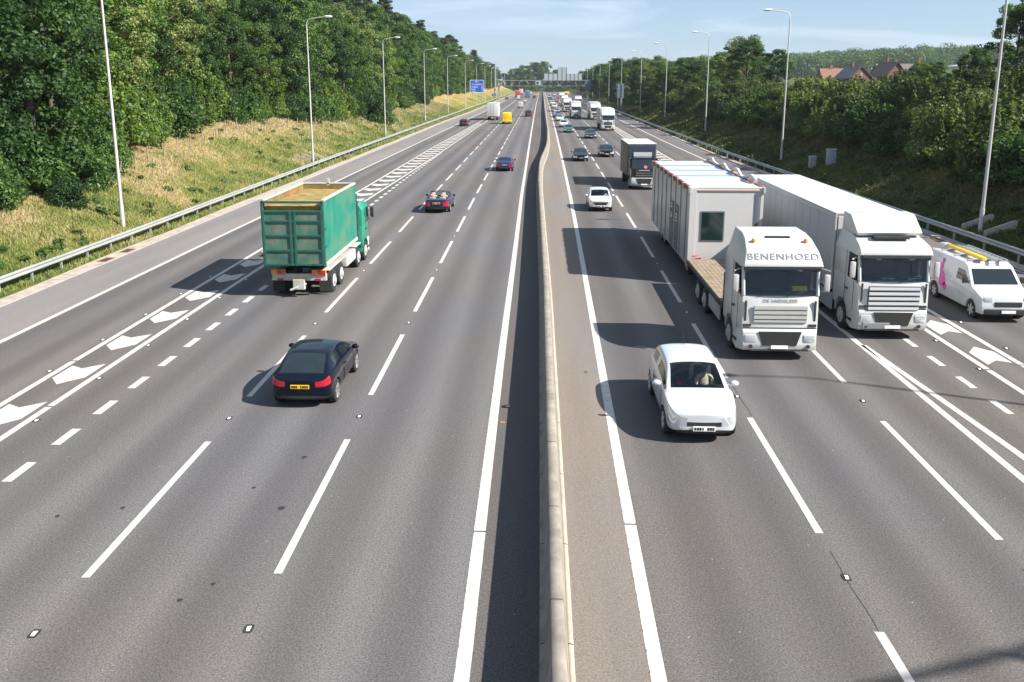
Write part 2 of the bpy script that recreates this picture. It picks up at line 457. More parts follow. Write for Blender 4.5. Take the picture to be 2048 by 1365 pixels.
    bp = N(nt, 'ShaderNodeBump', ins={'Strength': 0.35, 'Distance': 0.01}); nt.links.new(n1.outputs['Fac'], bp.inputs['Height'])
    nt.links.new(bp.outputs[0], b.inputs['Normal']); nt.links.new(b.outputs[0], out.inputs[0])
    return m
AS_L = asphalt('asphalt_left', (0.110, 0.105, 0.103), 0.2)
AS_R = asphalt('asphalt_right', (0.101, 0.095, 0.090), 0.18)
AS_SH = asphalt('asphalt_shoulder', (0.178, 0.166, 0.158), 0.0)
AS_SHR = asphalt('asphalt_shoulder_right', (0.115, 0.105, 0.105), 0.0)
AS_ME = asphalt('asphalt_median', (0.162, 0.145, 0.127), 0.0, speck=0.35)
AS_MEL = asphalt('asphalt_median_left_shade', (0.092, 0.083, 0.078), 0.0)  # colour darkened to deepen the barrier's shadow on this strip
CONCE = mat('channel_concrete', (0.36, 0.31, 0.27), 0.9, var=0.25, vscale=2.2, bump=0.3, bscale=60, dirt=(0.16, 0.13, 0.10), dscale=1.3, damt=0.6)
PAINTW = mat('road_paint', (0.50, 0.47, 0.43), 0.6, var=0.05, vscale=6, dirt=(0.27, 0.25, 0.235), dscale=5.0, damt=0.6)

yr = frange(-50, 60, 5) + frange(60, 300, 10) + frange(300, 801, 25)
def strip(name, f0, f1, z, m, ysl=None, kind='structure', thick=0.0):
    ysl = ysl or yr
    V = []; F = []
    for y in ysl: V += [(f0(y), y, z), (f1(y), y, z)]
    for i in range(len(ysl) - 1): F.append((2 * i, 2 * i + 1, 2 * i + 3, 2 * i + 2))
    o = np_mesh(name, np.array(V, float), np.array(F), m)
    return tag(o, kind=kind)
strip('hard_shoulder', edgeL, lambda y: hsL(y), 0, AS_SH)
strip('left_carriageway', lambda y: hsL(y), lambda y: lineA(y) - 0.1, 0, AS_L)
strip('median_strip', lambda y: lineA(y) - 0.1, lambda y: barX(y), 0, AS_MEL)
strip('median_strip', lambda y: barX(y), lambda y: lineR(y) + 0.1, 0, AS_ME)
strip('right_carriageway', lambda y: lineR(y) + 0.1, lambda y: hsR(y), 0, AS_R)
strip('hard_shoulder', lambda y: hsR(y), edgeR, 0, AS_SHR)
strip('drainage_channel', lambda y: edgeL(y) - 0.85 + 0.1 * math.sin(y * .4), edgeL, 0.0, CONCE)
strip('drainage_channel', edgeR, lambda y: edgeR(y) + 0.7 + 0.08 * math.sin(y * .5), 0.0, CONCE)

# ------------------------------------------------------------------ painted markings, one sheet 4 mm above the asphalt
mb = MB()
Z = 0.004
def mline(fx, wd, y0, y1, step=4.0):
    y = y0
    while y < y1 - 1e-6:
        e = min(y + step, y1); a, b = fx(y), fx(e)
        mb.quad((a - wd / 2, y, Z), (a + wd / 2, y, Z), (b + wd / 2, e, Z), (b - wd / 2, e, Z)); y = e
mline(lineA, 0.24, -40, 15.55); mline(lineA, 0.24, 15.62, 760, 10)
mline(lineR, 0.24, -40, 15.95); mline(lineR, 0.24, 16.05, 760, 10)
mline(hsL, 0.22, -40, 760, 8); mline(lambda y: edgeL(y) + .04, 0.07, -40, 300, 8)
mline(hsR, 0.22, -40, 760, 8); mline(lambda y: edgeR(y) - .25, 0.06, -40, 200, 8)
def dashes(fx, wd, y0, per, ln, ymax, ymin=-30):
    y = y0
    while y > ymin: y -= per
    while y < ymax:
        mline(fx, wd, y, y + ln, ln); y += per
dashes(lineL1, 0.16, 13.72, 9.13, 6.0, 700)
dashes(lineL2, 0.16, 13.97, 9.13, 6.0, 700)
dashes(lineR1, 0.16, 15.76, 9.13, 6.0, 700)
dashes(lineR2, 0.16, 15.63, 9.0, 6.0, 700)
dashes(dashL, 0.24, 19.4, 2.0, 1.0, 108)
dashes(lambda y: 12.95, 0.2, 18.27, 2.0, 1.0, 44)
mline(goreLi, 0.2, -30, 21.85); mline(goreLi, 0.2, 21.95, 430, 8)
mline(goreLo, 0.2, -30, 25.75); mline(goreLo, 0.2, 25.85, 235, 6)
mline(goreRi, 0.2, -30, 25.9); mline(goreRi, 0.2, 26.0, 430, 8)
mline(goreRo, 0.2, -30, 26.4); mline(goreRo, 0.2, 26.5, 225, 6)
mline(lambda y: 11.12, 0.2, -30, 44)
mline(lambda y: interp([(-30, 13.7), (19.5, 11.78), (22.8, 11.57), (25.9, 11.36), (28.6, 11.2)], y), 0.2, -10, 28.4, 2)
def chev(fi, fo, y, s):
    a, b = fi(y), fo(y)      # a: traffic side, b: far side
    sg = 1 if b > a else -1
    p = a + sg * 0.26; q = b - sg * 0.2; md = (p * .45 + q * .55)
    pts = [(p, y + .65), (p, y + 1.9), (md, y + 1.45), (q, y + 1.7), (q, y + .55), (md, y)]
    if s < 0: pts = [(x, y + 2.0 - (yy - y)) for x, yy in pts]
    vs = [mb.bm.verts.new((x, yy, Z)) for x, yy in pts]
    f1 = mb.bm.faces.new((vs[0], vs[1], vs[2], vs[5])); f2 = mb.bm.faces.new((vs[5], vs[2], vs[3], vs[4]))
y = 10.45
while y < 186:
    if abs(goreLi(y + 1) - goreLo(y + 1)) > .7: chev(goreLi, goreLo, y, 1)
    y += 3.3
y = 9.85
while y < 180:
    if abs(goreRi(y + 1) - goreRo(y + 1)) > .7: chev(goreRi, goreRo, y, -1)
    y += 3.3
tag(mb.build('lane_markings', PAINTW), kind='structure')
bpy.data.objects['lane_markings'].data.polygons.foreach_set('use_smooth', [False] * len(bpy.data.objects['lane_markings'].data.polygons))
# raised ribs on the two median edge lines
mb = MB()
y = 9.0
while y < 60:
    for fx in (lineA, lineR):
        mb.box(fx(y) - .11, fx(y) + .11, y, y + .05, 0.004, 0.012)
    y += 0.5
tag(mb.build('rumble_ribs', PAINTW), kind='structure')
# sealed seams
mb = MB()
SEAM = mat('bitumen_seam', (0.025, 0.024, 0.023), 0.6)
def seam(pts, wd=.018):
    for a, b in zip(pts[:-1], pts[1:]):
        mb.quad((a[0] - wd / 2, a[1], .003), (a[0] + wd / 2, a[1], .003), (b[0] + wd / 2, b[1], .003), (b[0] - wd / 2, b[1], .003))
seam([(9.08 + .02 * math.sin(i * 2.1), 8 + i * .6) for i in range(12)], .03)
seam([(5.66 + .015 * math.sin(i * 1.7), 12.6 + i * .5) for i in range(6)], .015)
seam([(5.8 + .015 * math.sin(i * 1.7), 21.9 + i * .5) for i in range(6)], .015)
for (x, y, r) in ((-5.7, 18.9, .07), (-5.5, 16.4, .08), (-6.4, 17.3, .05), (-6.3, 13.1, .05), (-10.1, 15.9, .05), (-5.9, 13.6, .045), (-4.9, 10.9, .045), (1.45, 25.3, .06), (-8.9, 16.3, .05)):
    vs = [mb.bm.verts.new((x + math.cos(k * .7) * r * (1 + .3 * math.sin(k * 2.3)), y + math.sin(k * .7) * r * 1.1, .0035)) for k in range(9)]
    mb.bm.faces.new(vs)
tag(mb.build('tar_seams', SEAM), kind='structure')
# ------------------------------------------------------------------ central concrete step barrier
CONC = mat('barrier_concrete', (0.235, 0.21, 0.175), 0.92, var=0.22, vscale=1.6, bump=0.4, bscale=70, dirt=(0.10, 0.088, 0.072), dscale=2.6, damt=0.6)
CONCC = mat('barrier_kerb_concrete', (0.33, 0.30, 0.24), 0.92, var=0.15, vscale=2.5, bump=0.3, bscale=60, dirt=(0.2, 0.17, 0.13), dscale=1.5, damt=0.5)
def loft_along(name, prof, fx, ysl, m, parent=None, zoff=0.0):
    n = len(prof); V = []; F = []
    for y in ysl:
        cx = fx(y); V += [(cx + px, y, pz + zoff) for px, pz in prof]
    for i in range(len(ysl) - 1):
        for j in range(n - 1):
            F.append((i * n + j, i * n + j + 1, (i + 1) * n + j + 1, (i + 1) * n + j))
    o = np_mesh(name, np.array(V, float), np.array(F), m, parent)
    return o
yb = frange(-40, 60, 3) + frange(60, 150, 2) + frange(150, 800, 15) + [800]
def add_joints(m):
    # dark cast joints every three metres along the run
    nt = m.node_tree; b = next(n for n in nt.nodes if n.type == 'BSDF_PRINCIPLED'); src = b.inputs['Base Color'].links[0].from_socket
    ge = N(nt, 'ShaderNodeNewGeometry'); sp = N(nt, 'ShaderNodeSeparateXYZ'); nt.links.new(ge.outputs['Position'], sp.inputs[0])
    a = N(nt, 'ShaderNodeMath', operation='DIVIDE'); nt.links.new(sp.outputs['Y'], a.inputs[0]); a.inputs[1].default_value = 3.0
    f = N(nt, 'ShaderNodeMath', operation='FRACT'); nt.links.new(a.outputs[0], f.inputs[0])
    l = N(nt, 'ShaderNodeMath', operation='LESS_THAN'); nt.links.new(f.outputs[0], l.inputs[0]); l.inputs[1].default_value = 0.009
    mx = N(nt, 'ShaderNodeMix', data_type='RGBA'); nt.links.new(l.outputs[0], mx.inputs['Factor']); nt.links.new(src, mx.inputs['A']); mx.inputs['B'].default_value = (.03, .027, .022, 1)
    nt.links.new(mx.outputs['Result'], b.inputs['Base Color'])
add_joints(CONC); add_joints(CONCC)
t = thing('concrete_barrier', 'long weathered concrete barrier down the middle of the motorway', 'barrier')
loft_along('wall', [(-.27, 0), (-.27, .08), (-.19, .11), (-.11, .86), (-.09, .9), (.09, .9), (.11, .86), (.15, .45), (.19, .11)], barX, yb, CONC, t)
loft_along('base_kerb', [(.19, .1), (.205, .11), (.275, .09), (.285, 0)], barX, yb, CONCC, t)

# ------------------------------------------------------------------ corrugated safety fences
GALV = mat('galvanised_steel', (0.36, 0.37, 0.36), 0.42, 0.35, var=0.15, vscale=0.8, dirt=(0.28, 0.27, 0.25), dscale=2, damt=0.4)
GALVD = mat('galvanised_post', (0.34, 0.34, 0.34), 0.55, 0.3, var=0.2)
W = [(0.00, .46), (.07, .50), (.07, .54), (.0, .59), (.0, .63), (.07, .67), (.07, .72), (0.0, .77)]
def guardrail(fx, sgn, label, ypost0, step, ymax):
    t = thing('crash_barrier', label, 'crash barrier')
    pr = [(sgn * a, z) for a, z in W] + [(sgn * (a - .012), z) for a, z in reversed(W)]
    ysl = frange(-20, 100, 4) + frange(100, 700, 12)
    V = []; n = len(pr); F = []
    for y in ysl: V += [(fx(y) + px, y, pz) for px, pz in pr]
    for i in range(len(ysl) - 1):
        for j in range(n): F.append((i * n + j, i * n + (j + 1) % n, (i + 1) * n + (j + 1) % n, (i + 1) * n + j))
    np_mesh('rail', np.array(V, float), np.array(F), GALV, t)
    proto = None; y = ypost0; k = 0
    while y < ymax and k < 96:
        if proto is None:
            m = MB(); m.box(-.05, .05, -.03, .03, -.1, .68); m.box(-.06 if sgn < 0 else -.1 + .04, .06, -.045, .045, .52, .70)
            p = m.build('post', GALVD, t); proto = p
        else:
            p = proto.copy(); COL.objects.link(p); p.parent = t
        p.location = (fx(y) - sgn * .09, y, 0); y += step; k += 1
guardrail(railL, 1, 'long steel crash barrier along the grassy left verge', 20, 2.4, 250)
guardrail(railR, -1, 'long steel crash barrier along the shaded right verge', 20, 3.2, 330)

# ------------------------------------------------------------------ lamp columns
POLE = mat('lamp_column_paint', (0.46, 0.46, 0.45), 0.5, 0.25, var=0.08, vscale=0.6)
LHEAD = mat('lamp_head_white', (0.72, 0.74, 0.74), 0.3, 0.1)
LGL = mat('lamp_bowl', (0.8, 0.85, 0.88), 0.08, 0.0, spec=0.9)
def make_lamp():
    t = thing('lamp_column', 'x', 'lamp column')
    m = MB(); m.cyl((0, 0, .7), .125, 1.5, 'z', 14); m.cyl((0, 0, 7.95), .10, 13.0, 'z', 14, r2=.06)
    m.box(-.04, .04, -.13, -.12, .5, 1.1); m.build('pole', POLE, t, smooth=40)
    m = MB(); pts = [(0, 0, 14.4), (.02, 0, 14.75), (.12, 0, 15.0), (.35, 0, 15.13), (.9, 0, 15.22), (1.9, 0, 15.34)]
    m.tube(pts, .045, 8); m.build('arm', POLE, t, smooth=50)
    m = MB(); m.sphere((2.3, 0, 15.38), .5, 1.0, .38, .2, 16, 8); h = m.build('lamp_head', LHEAD, t, smooth=60)
    m = MB(); m.sphere((2.38, 0, 15.33), .4, .95, .36, .22, 14, 8); m.build('bowl', LGL, h, smooth=60)
    return t
lamp0 = make_lamp()
ordn = ['nearest', 'second', 'third', 'fourth', 'fifth', 'sixth', 'seventh', 'eighth', 'ninth', 'tenth', 'eleventh', 'twelfth', 'thirteenth', 'fourteenth']
LL = [(-24.75, 48.6), (-24.65, 90.8), (-24.8, 135), (-24.95, 183.2), (-25.0, 229), (-24.6, 278), (-24.5, 325), (-24.4, 372), (-24.3, 419), (-24.2, 466), (-24, 513), (-24, 560)]
RR = [(25.1, 48.4), (25.2, 89.8), (25.9, 135.6), (26.0, 181), (25.7, 224), (25.0, 271), (24.8, 318), (24.6, 365), (24.4, 412), (24.3, 459), (24.2, 506), (24.2, 555)]
used = False
def place_lamp(x, y, rz, label, group, lean):
    global used
    z = terrain(x, y) - 0.12
    if not used:
        o = lamp0; used = True; o.location = (x, y, z); o.rotation_euler = (0, 0, rz); o['label'] = label; o['group'] = group
    else: o = dup(lamp0, (x, y, z), rz, label, group)
    return o
for i, (x, y) in enumerate(LL):
    place_lamp(x, y, 0, f'{ordn[i]} lamp column along the grassy left verge' + (' with its top out of view' if i == 0 else ''), 'lamp columns on the left verge', 0)
for i, (x, y) in enumerate(RR):
    place_lamp(x, y, PI, f'{ordn[i]} lamp column along the shrubby right verge' + (' with its top out of view' if i == 0 else ''), 'lamp columns on the right verge', 0)
t = thing('shadow_mast', 'unseen tall mast with a crossbar, added to shade the near right road', 'mast', (26.4, 4.9, 1.0))  # out-of-view mast, added and shaped for the crossbar's shadow on the road
m = MB(); m.cyl((0, 0, 7.6), .11, 15.2, 'z', 12, r2=.08); m.build('pole', POLE, t, smooth=40)
m = MB(); m.box(-2.7, 2.6, -.06, .06, 15.0, 15.14, .02, rot=Matrix.Rotation(.33, 3, 'Z'), piv=(0, 0, 15.1)); m.build('crossbar', POLE, t)
place_lamp(27.8, 17.6, PI, 'unseen lamp column added up the right bank to cast a thin shadow', 'lamp columns on the right verge', 0)  # unseen extra column, added so its shadow crosses the lanes

# ------------------------------------------------------------------ road studs
CAST = mat('stud_casting', (0.035, 0.033, 0.03), 0.6, 0.3)
STW = mat('stud_lens_white', (0.85, 0.85, 0.83), 0.15)
def make_stud():
    t = thing('road_stud', 'x', 'road stud'); t.scale = (.85, .85, 1)
    m = MB(); m.prism([(-.07, -.13), (.07, -.13), (.09, -.07), (.09, .07), (.07, .13), (-.07, .13), (-.09, .07), (-.09, -.07)], 0.001, .012, 'z', 0.004)
    m.build('casting', CAST, t)
    m = MB(); m.prism([(-.08, .012), (.08, .012), (.03, .03), (-.03, .03)], -.035, .035, 'x', 0.003)
    m.build('lens', STW, t)
    return t
stud0 = make_stud(); su = False
def stud(x, y, label):
    global su
    if not su: stud0.location = (x, y, 0); stud0['label'] = label; stud0['group'] = 'reflective road studs'; su = True
    else: dup(stud0, (x, y, 0), 0, label, 'reflective road studs')
for nm, fx, y0, per, n in (('left carriageway dashed line nearer the hard shoulder', lineL1, 12.1, 9.13, 4), ('left carriageway dashed line nearer the barrier', lineL2, 12.35, 9.13, 5),
                      ('right carriageway dashed line nearer the barrier', lineR1, 14.2, 9.13, 5), ('right carriageway dashed line nearer the verge', lineR2, 23.1, 9.0, 2)):
    for k in range(n):
        stud(fx(y0 + per * k), y0 + per * k, f'{["nearest", "second", "third", "fourth", "fifth"][k]} reflective stud in the {nm}')
for k in range(7):
    y = 17.6 + 3.3 * k
    stud(-13.52, y, f'reflective stud {["nearest", "second", "third", "fourth", "fifth", "sixth", "seventh"][k]} along the traffic side of the left chevrons')
for k in range(5):
    y = 24.8 + 3.3 * k
    stud(-15.42, y, f'reflective stud {["nearest", "second", "third", "fourth", "fifth"][k]} along the verge side of the left chevrons')
for k in range(3):
    stud(13.95, 26.0 + 3.0 * k, f'reflective stud {["nearest", "second", "third"][k]} along the traffic side of the right chevrons')
    stud(15.95, 28.2 + 3.2 * k, f'reflective stud {["nearest", "second", "third"][k]} along the verge side of the right chevrons')

# ------------------------------------------------------------------ drain covers
RUST = mat('rusted_iron', (0.20, 0.085, 0.035), 0.85, 0.2, var=0.35, vscale=9)
DKIRON = mat('dark_iron', (0.05, 0.045, 0.045), 0.7, 0.4, var=0.3, vscale=9)
for i, (x, y, mm, lb) in enumerate(((-22.25, 41.6, RUST, 'nearer rusty drain cover beside the left hard shoulder'), (-22.3, 44.0, RUST, 'farther rusty drain cover beside the left hard shoulder'),
                       (22.9, 45.6, DKIRON, 'nearer dark drain cover beside the right hard shoulder'), (22.9, 48.6, DKIRON, 'farther dark drain cover beside the right hard shoulder'))):
    t = thing('drain_cover', lb, 'drain cover', (x, y, 0), 0, 'drain covers at the road edge')
    m = MB(); m.box(-.24, .24, -.5, .5, .002, .012, .004); m.build('frame', mm, t)
    m = MB()
    for k in range(8): m.box(-.19, .19, -.44 + k * .118, -.38 + k * .118, .010, .018)
    m.build('grate', DKIRON if mm is RUST else RUST, t)

# ------------------------------------------------------------------ marker posts, paving slabs by lamp bases, cabinets
CABM = mat('cabinet_grey', (0.30, 0.33, 0.34), 0.5, 0.1, var=0.1)
for i, (x, y, s, lb) in enumerate(((25.2, 79.5, .85, 'smaller grey roadside cabinet on the right verge'), (26.2, 77.5, 1.1, 'larger grey roadside cabinet on the right verge'))):
    z = terrain(x, y)
    t = thing('roadside_cabinet', lb, 'cabinet', (x, y, z), 0, 'grey cabinets on the right verge')
    m = MB(); m.box(-.35 * s, .35 * s, -.22, .22, 0, 1.25 * s, .02); m.build('body', CABM, t, smooth=30)
    m = MB(); m.prism([(-.26, 1.25 * s), (.26, 1.25 * s), (.24, 1.33 * s), (-.28, 1.29 * s)], -.4 * s, .4 * s, 'x', .01); m.build('lid', CABM, t)
    m = MB(); m.box(-.3 * s, .3 * s, -.235, -.222, .12, 1.18 * s, .004); dd = m.build('door', CABM, t)
    m = MB(); m.box(.2 * s, .24 * s, -.26, -.236, .6, .75); m.build('handle', DKIRON, dd)
TIMB = mat('weathered_board', (0.34, 0.29, 0.23), 0.9, var=0.3, vscale=4)
CONW = mat('pale_slab', (0.42, 0.37, 0.32), 0.9, var=0.2, vscale=4)
def ramp_wall(x, y, L, ang, label, mm):
    z = terrain(x, y)
    t = thing('retaining_board', label, 'board', (x, y, z), ang, 'boards retaining soil beside lamp columns')
    m = MB(); m.prism([(-.25, -.1), (L, .0), (L, .42 + .3 * L), (L - .2, .42 + .3 * L), (-.25, .3)], -.05, .05, 'y', .01)
    m.build('board', mm, t); return t
ramp_wall(-24.7, 91.9, 1.5, PI, 'board just beyond the second left lamp column', TIMB)
ramp_wall(-25.0, 90.0, 1.5, PI, 'board just before the second left lamp column', TIMB)
ramp_wall(-24.7, 94.6, 1.4, PI, 'pair board farthest past the second left lamp column', CONW)
ramp_wall(-24.7, 148, 1.2, PI, 'single board past the third left lamp column', TIMB)
ramp_wall(24.9, 49.6, 1.5, 0, 'pale board beyond the nearest right lamp column', CONW)
ramp_wall(25.0, 47.3, 1.5, 0, 'pale board before the nearest right lamp column', CONW)

# wire fence posts at the foot of the wood
t = thing('post_fence', 'leaning old timber posts at the foot of the wood', 'fence')
FP = mat('fence_post_wood', (0.22, 0.19, 0.15), 0.95, var=0.35, vscale=6)
r2 = random.Random(3)
y = 50.0; pts = []
while y < 130:
    x = interp([(50, -28.6), (56, -29.0), (62, -30.3), (74, -32.0), (90, -33.6), (106, -32.6), (130, -31.5)], y) + r2.uniform(-.15, .15)
    z = terrain(x, y)
    m = MB(); m.cyl((0, 0, .55), .06, 1.5, 'z', 8, r2=.05)
    p = m.build('post', FP, t); p.location = (x, y, z); p.rotation_euler = (r2.uniform(-.12, .12), r2.uniform(-.14, .14), 0)
    pts.append((x, y, z + 1.1)); y += r2.uniform(3.2, 4.4)
m = MB()
for dz in (0, -.4): m.tube([(a, b, c + dz) for a, b, c in pts], .008, 4)
m.build('wire', DKIRON, t)

# ------------------------------------------------------------------ far overhead gantry, mast and signs
GST = mat('gantry_steel', (0.27, 0.30, 0.30), 0.5, 0.2, var=0.1)
SBK = mat('sign_back_grey', (0.36, 0.40, 0.42), 0.5, 0.15, var=0.05)
SBD = mat('sign_back_blue_grey', (0.10, 0.14, 0.19), 0.5)
DSG = mat('signal_black', (0.02, 0.022, 0.022), 0.5)
g = thing('overhead_gantry', 'steel sign gantry spanning the far motorway', 'gantry', (0, 435, 0))
m = MB()
for z in (6.9, 9.6):
    for yy in (-.6, .6): m.box(-21.5, 23.6, yy - .12, yy + .12, z - .13, z + .13)
k = -21.0
while k < 23:
    for yy in (-.6, .6):
        m.tube([(k, yy, 6.9), (k + 1.5, yy, 9.6)], .08, 6); m.tube([(k + 1.5, yy, 9.6), (k + 3.0, yy, 6.9)], .08, 6)
    k += 3.0
m.build('truss', GST, g)
for x, wv in ((-21.5, .5), (-.6, .22), (.1, .22), (23.2, .5)):
    m = MB(); m.box(x - wv, x + wv, -.35, .35, 0, 9.6, .05); m.build('column', GST if abs(x) > 1 else SBD, g)
for a, b, z0, z1 in ((1.3, 8.2, 9.7, 12.9), (8.25, 12.5, 9.7, 16.1), (12.55, 20.5, 9.7, 12.9)):
    m = MB(); m.box(a, b, -.75, -.68, z0, z1)
    s = m.build('sign_back', SBK, g)
    m = MB(); x = a
    while x <= b + .01:
        m.box(x - .07, x + .07, -.85, -.75, z0, z1); x += (b - a) / max(1, round((b - a) / 2.2))
    m.build('stiffener', DSG, s)
for x in (-16.5, -12.6, -8.8, -5.0, 3.2, 6.7, 12.0, 15.9, 19.6):
    m = MB(); m.box(x - 1.1, x + 1.1, -.95, -.85, 7.35, 9.35); s = m.build('signal', DSG, g)
m = MB(); m.box(-3.0, -.2, -.98, -.86, 7.3, 9.4); s = m.build('message_panel', SBK, g)
m = MB()
m.cyl((-2.0, -1.0, 8.35), .62, .03, 'y', 20); m.build('symbol', DSG, s)

t = thing('camera_mast', 'tall thick grey mast beside the far gantry', 'mast', (-23.6, 438, .3))
m = MB(); m.cyl((0, 0, 8), .42, 16, 'z', 12, r2=.3); m.build('pole', GST, t, smooth=40)
m = MB(); m.box(-.4, .4, -.4, .4, 16, 16.5, .05); m.build('camera_housing', SBK, t)

SBLUE = mat('sign_blue', (0.012, 0.09, 0.48), 0.4)
SWH = mat('sign_white', (0.8, 0.82, 0.85), 0.4)
t = thing('direction_sign', 'blue motorway direction sign with white lettering beside the left verge', 'road sign', (-21.9 - 2.2, 320, .4))
m = MB(); m.box(-2.7 + 2.7 - 2.5, 2.7, -.04, .04, 4.6, 9.2, .02)
pn = m.build('panel', SBLUE, t)
m = MB()
for a in ((-2.5, 2.7, 4.6, 4.72), (-2.5, 2.7, 9.08, 9.2), (-2.5, -2.38, 4.6, 9.2), (2.58, 2.7, 4.6, 9.2)): m.box(a[0], a[1], -.055, -.045, a[2], a[3])
m.build('border', SWH, pn)
for tx, z, s, x in (('M 1', 8.45, .85, .1), ('The NORTH', 7.55, .75, .1), ('Sheffield', 6.65, .7, -.75), ('36', 6.65, .7, 2.0), ('Leeds', 5.85, .7, -1.2), ('72', 5.85, .7, 2.0), ('Nottm', 5.1, .6, -1.1), ('7', 5.1, .6, 2.0)):
    text_mesh(tx, s, 'lettering', SWH, pn, (x, -.055, z), (PI / 2, 0, 0), .005)
for x in (-1.6, 1.8):
    m = MB(); m.cyl((x, .12, 4.4), .09, 9.2, 'z', 8); m.build('post', GST, t)
t = thing('marker_sign', 'small round blue sign low beside the far left barrier', 'road sign', (-22.9, 405, .2))
m = MB(); m.cyl((0, 0, 2.6), .55, .05, 'y', 20); pn = m.build('panel', SBLUE, t)
m = MB(); m.cyl((0, .06, 1.2), .05, 2.4, 'z', 6); m.build('post', GST, t)
SBD = mat('sign_back_blue_grey', (0.10, 0.14, 0.19), 0.5)
t = thing('direction_sign', 'tall dark sign seen from behind on the right verge', 'road sign', (22.9, 252, .3))
m = MB(); m.box(-1.15, 1.15, -.04, .04, 4.0, 8.1, .02); pn = m.build('panel', SBD, t)
m = MB()
for z in (4.5, 5.6, 6.7, 7.6): m.box(-1.1, 1.1, -.10, -.045, z, z + .08)
m.build('stiffener', GST, pn)
for x in (-.6, .6):
    m = MB(); m.cyl((x, -.16, 4), .07, 8, 'z', 8); m.build('post', GST, t)
t = thing('direction_sign', 'wide dark sign seen from behind near the far gantry', 'road sign', (24.6, 400, .3))
m = MB(); m.box(-4.2, 3.4, -.04, .04, 4.5, 9.6, .02); m.build('panel', SBD, t)
for x in (-2.4, 2.0):
    m = MB(); m.cyl((x, -.16, 4.5), .12, 9, 'z', 8); m.build('post', GST, t)
t = thing('marker_post', 'small white marker post by the right crash barrier', 'marker post', (22.9, 108, .0))
m = MB(); m.box(-.06, .06, -.05, .05, 0, 1.05, .01); m.build('shaft', SWH, t)
m = MB(); m.box(-.05, .05, -.062, -.052, .8, .95); m.build('reflector', TAILR, t)

# small litter on the median
t = thing('litter', 'small dark lump of debris beside the left median line', 'debris', (-.92, 22.3, 0))
m = MB(); m.sphere((0, 0, .03), .09, 1.4, .9, .4, 8, 5); m.build('lump', SEAM, t, smooth=60)
t = thing('litter', 'tiny orange scrap beside the left median line', 'debris', (-.98, 21.2, 0))
m = MB(); m.box(-.07, .07, -.02, .02, 0.002, .015, .004); m.build('scrap', AMBER, t)
# ------------------------------------------------------------------ cars: smooth body grown from cross-sections
def wheel(parent, x, y, r, wd, side, rim=ALLOY, spokes=7, hub=.66):
    m = MB(); m.cyl((0, 0, 0), r, wd, 'x', 28, bevel=.03)
    o = m.build('wheel', RUBBER, parent, smooth=40); o.location = (x, y, r)
    m = MB(); rr = r * hub; xo = side * (wd / 2 + .004)
    if spokes:
        m.cyl((xo - side * .02, 0, 0), rr * .98, .03, 'x', 24)
        for k in range(spokes):
            a = 2 * PI * k / spokes
            m.box(xo - .008, xo + .012 * 1, -.035 * r / .3, .035 * r / .3, .02, rr * .95, .004, rot=Matrix.Rotation(a, 3, 'X'), piv=(xo, 0, 0))
        m.cyl((xo + side * .005, 0, 0), rr * .22, .03, 'x', 12)
        rm = m.build('rim', [rim], o, smooth=30)
        mm = MB(); mm.cyl((xo - side * .002, 0, 0), rr * .90, .006, 'x', 24)
        mm.build('brake_disc', DKIRON, rm)
    else:   # dished lorry wheel
        m.cyl((xo, 0, 0), rr, .02, 'x', 20, r2=rr); m.cyl((xo + side * .03, 0, 0), rr * .45, .08, 'x', 16, r2=rr * .45)
        for k in range(10):
            a = 2 * PI * k / 10; m.cyl((xo + side * .02, math.cos(a) * rr * .62, math.sin(a) * rr * .62), .022, .04, 'x', 6)
        m.build('rim', [rim], o, smooth=40)
    return o

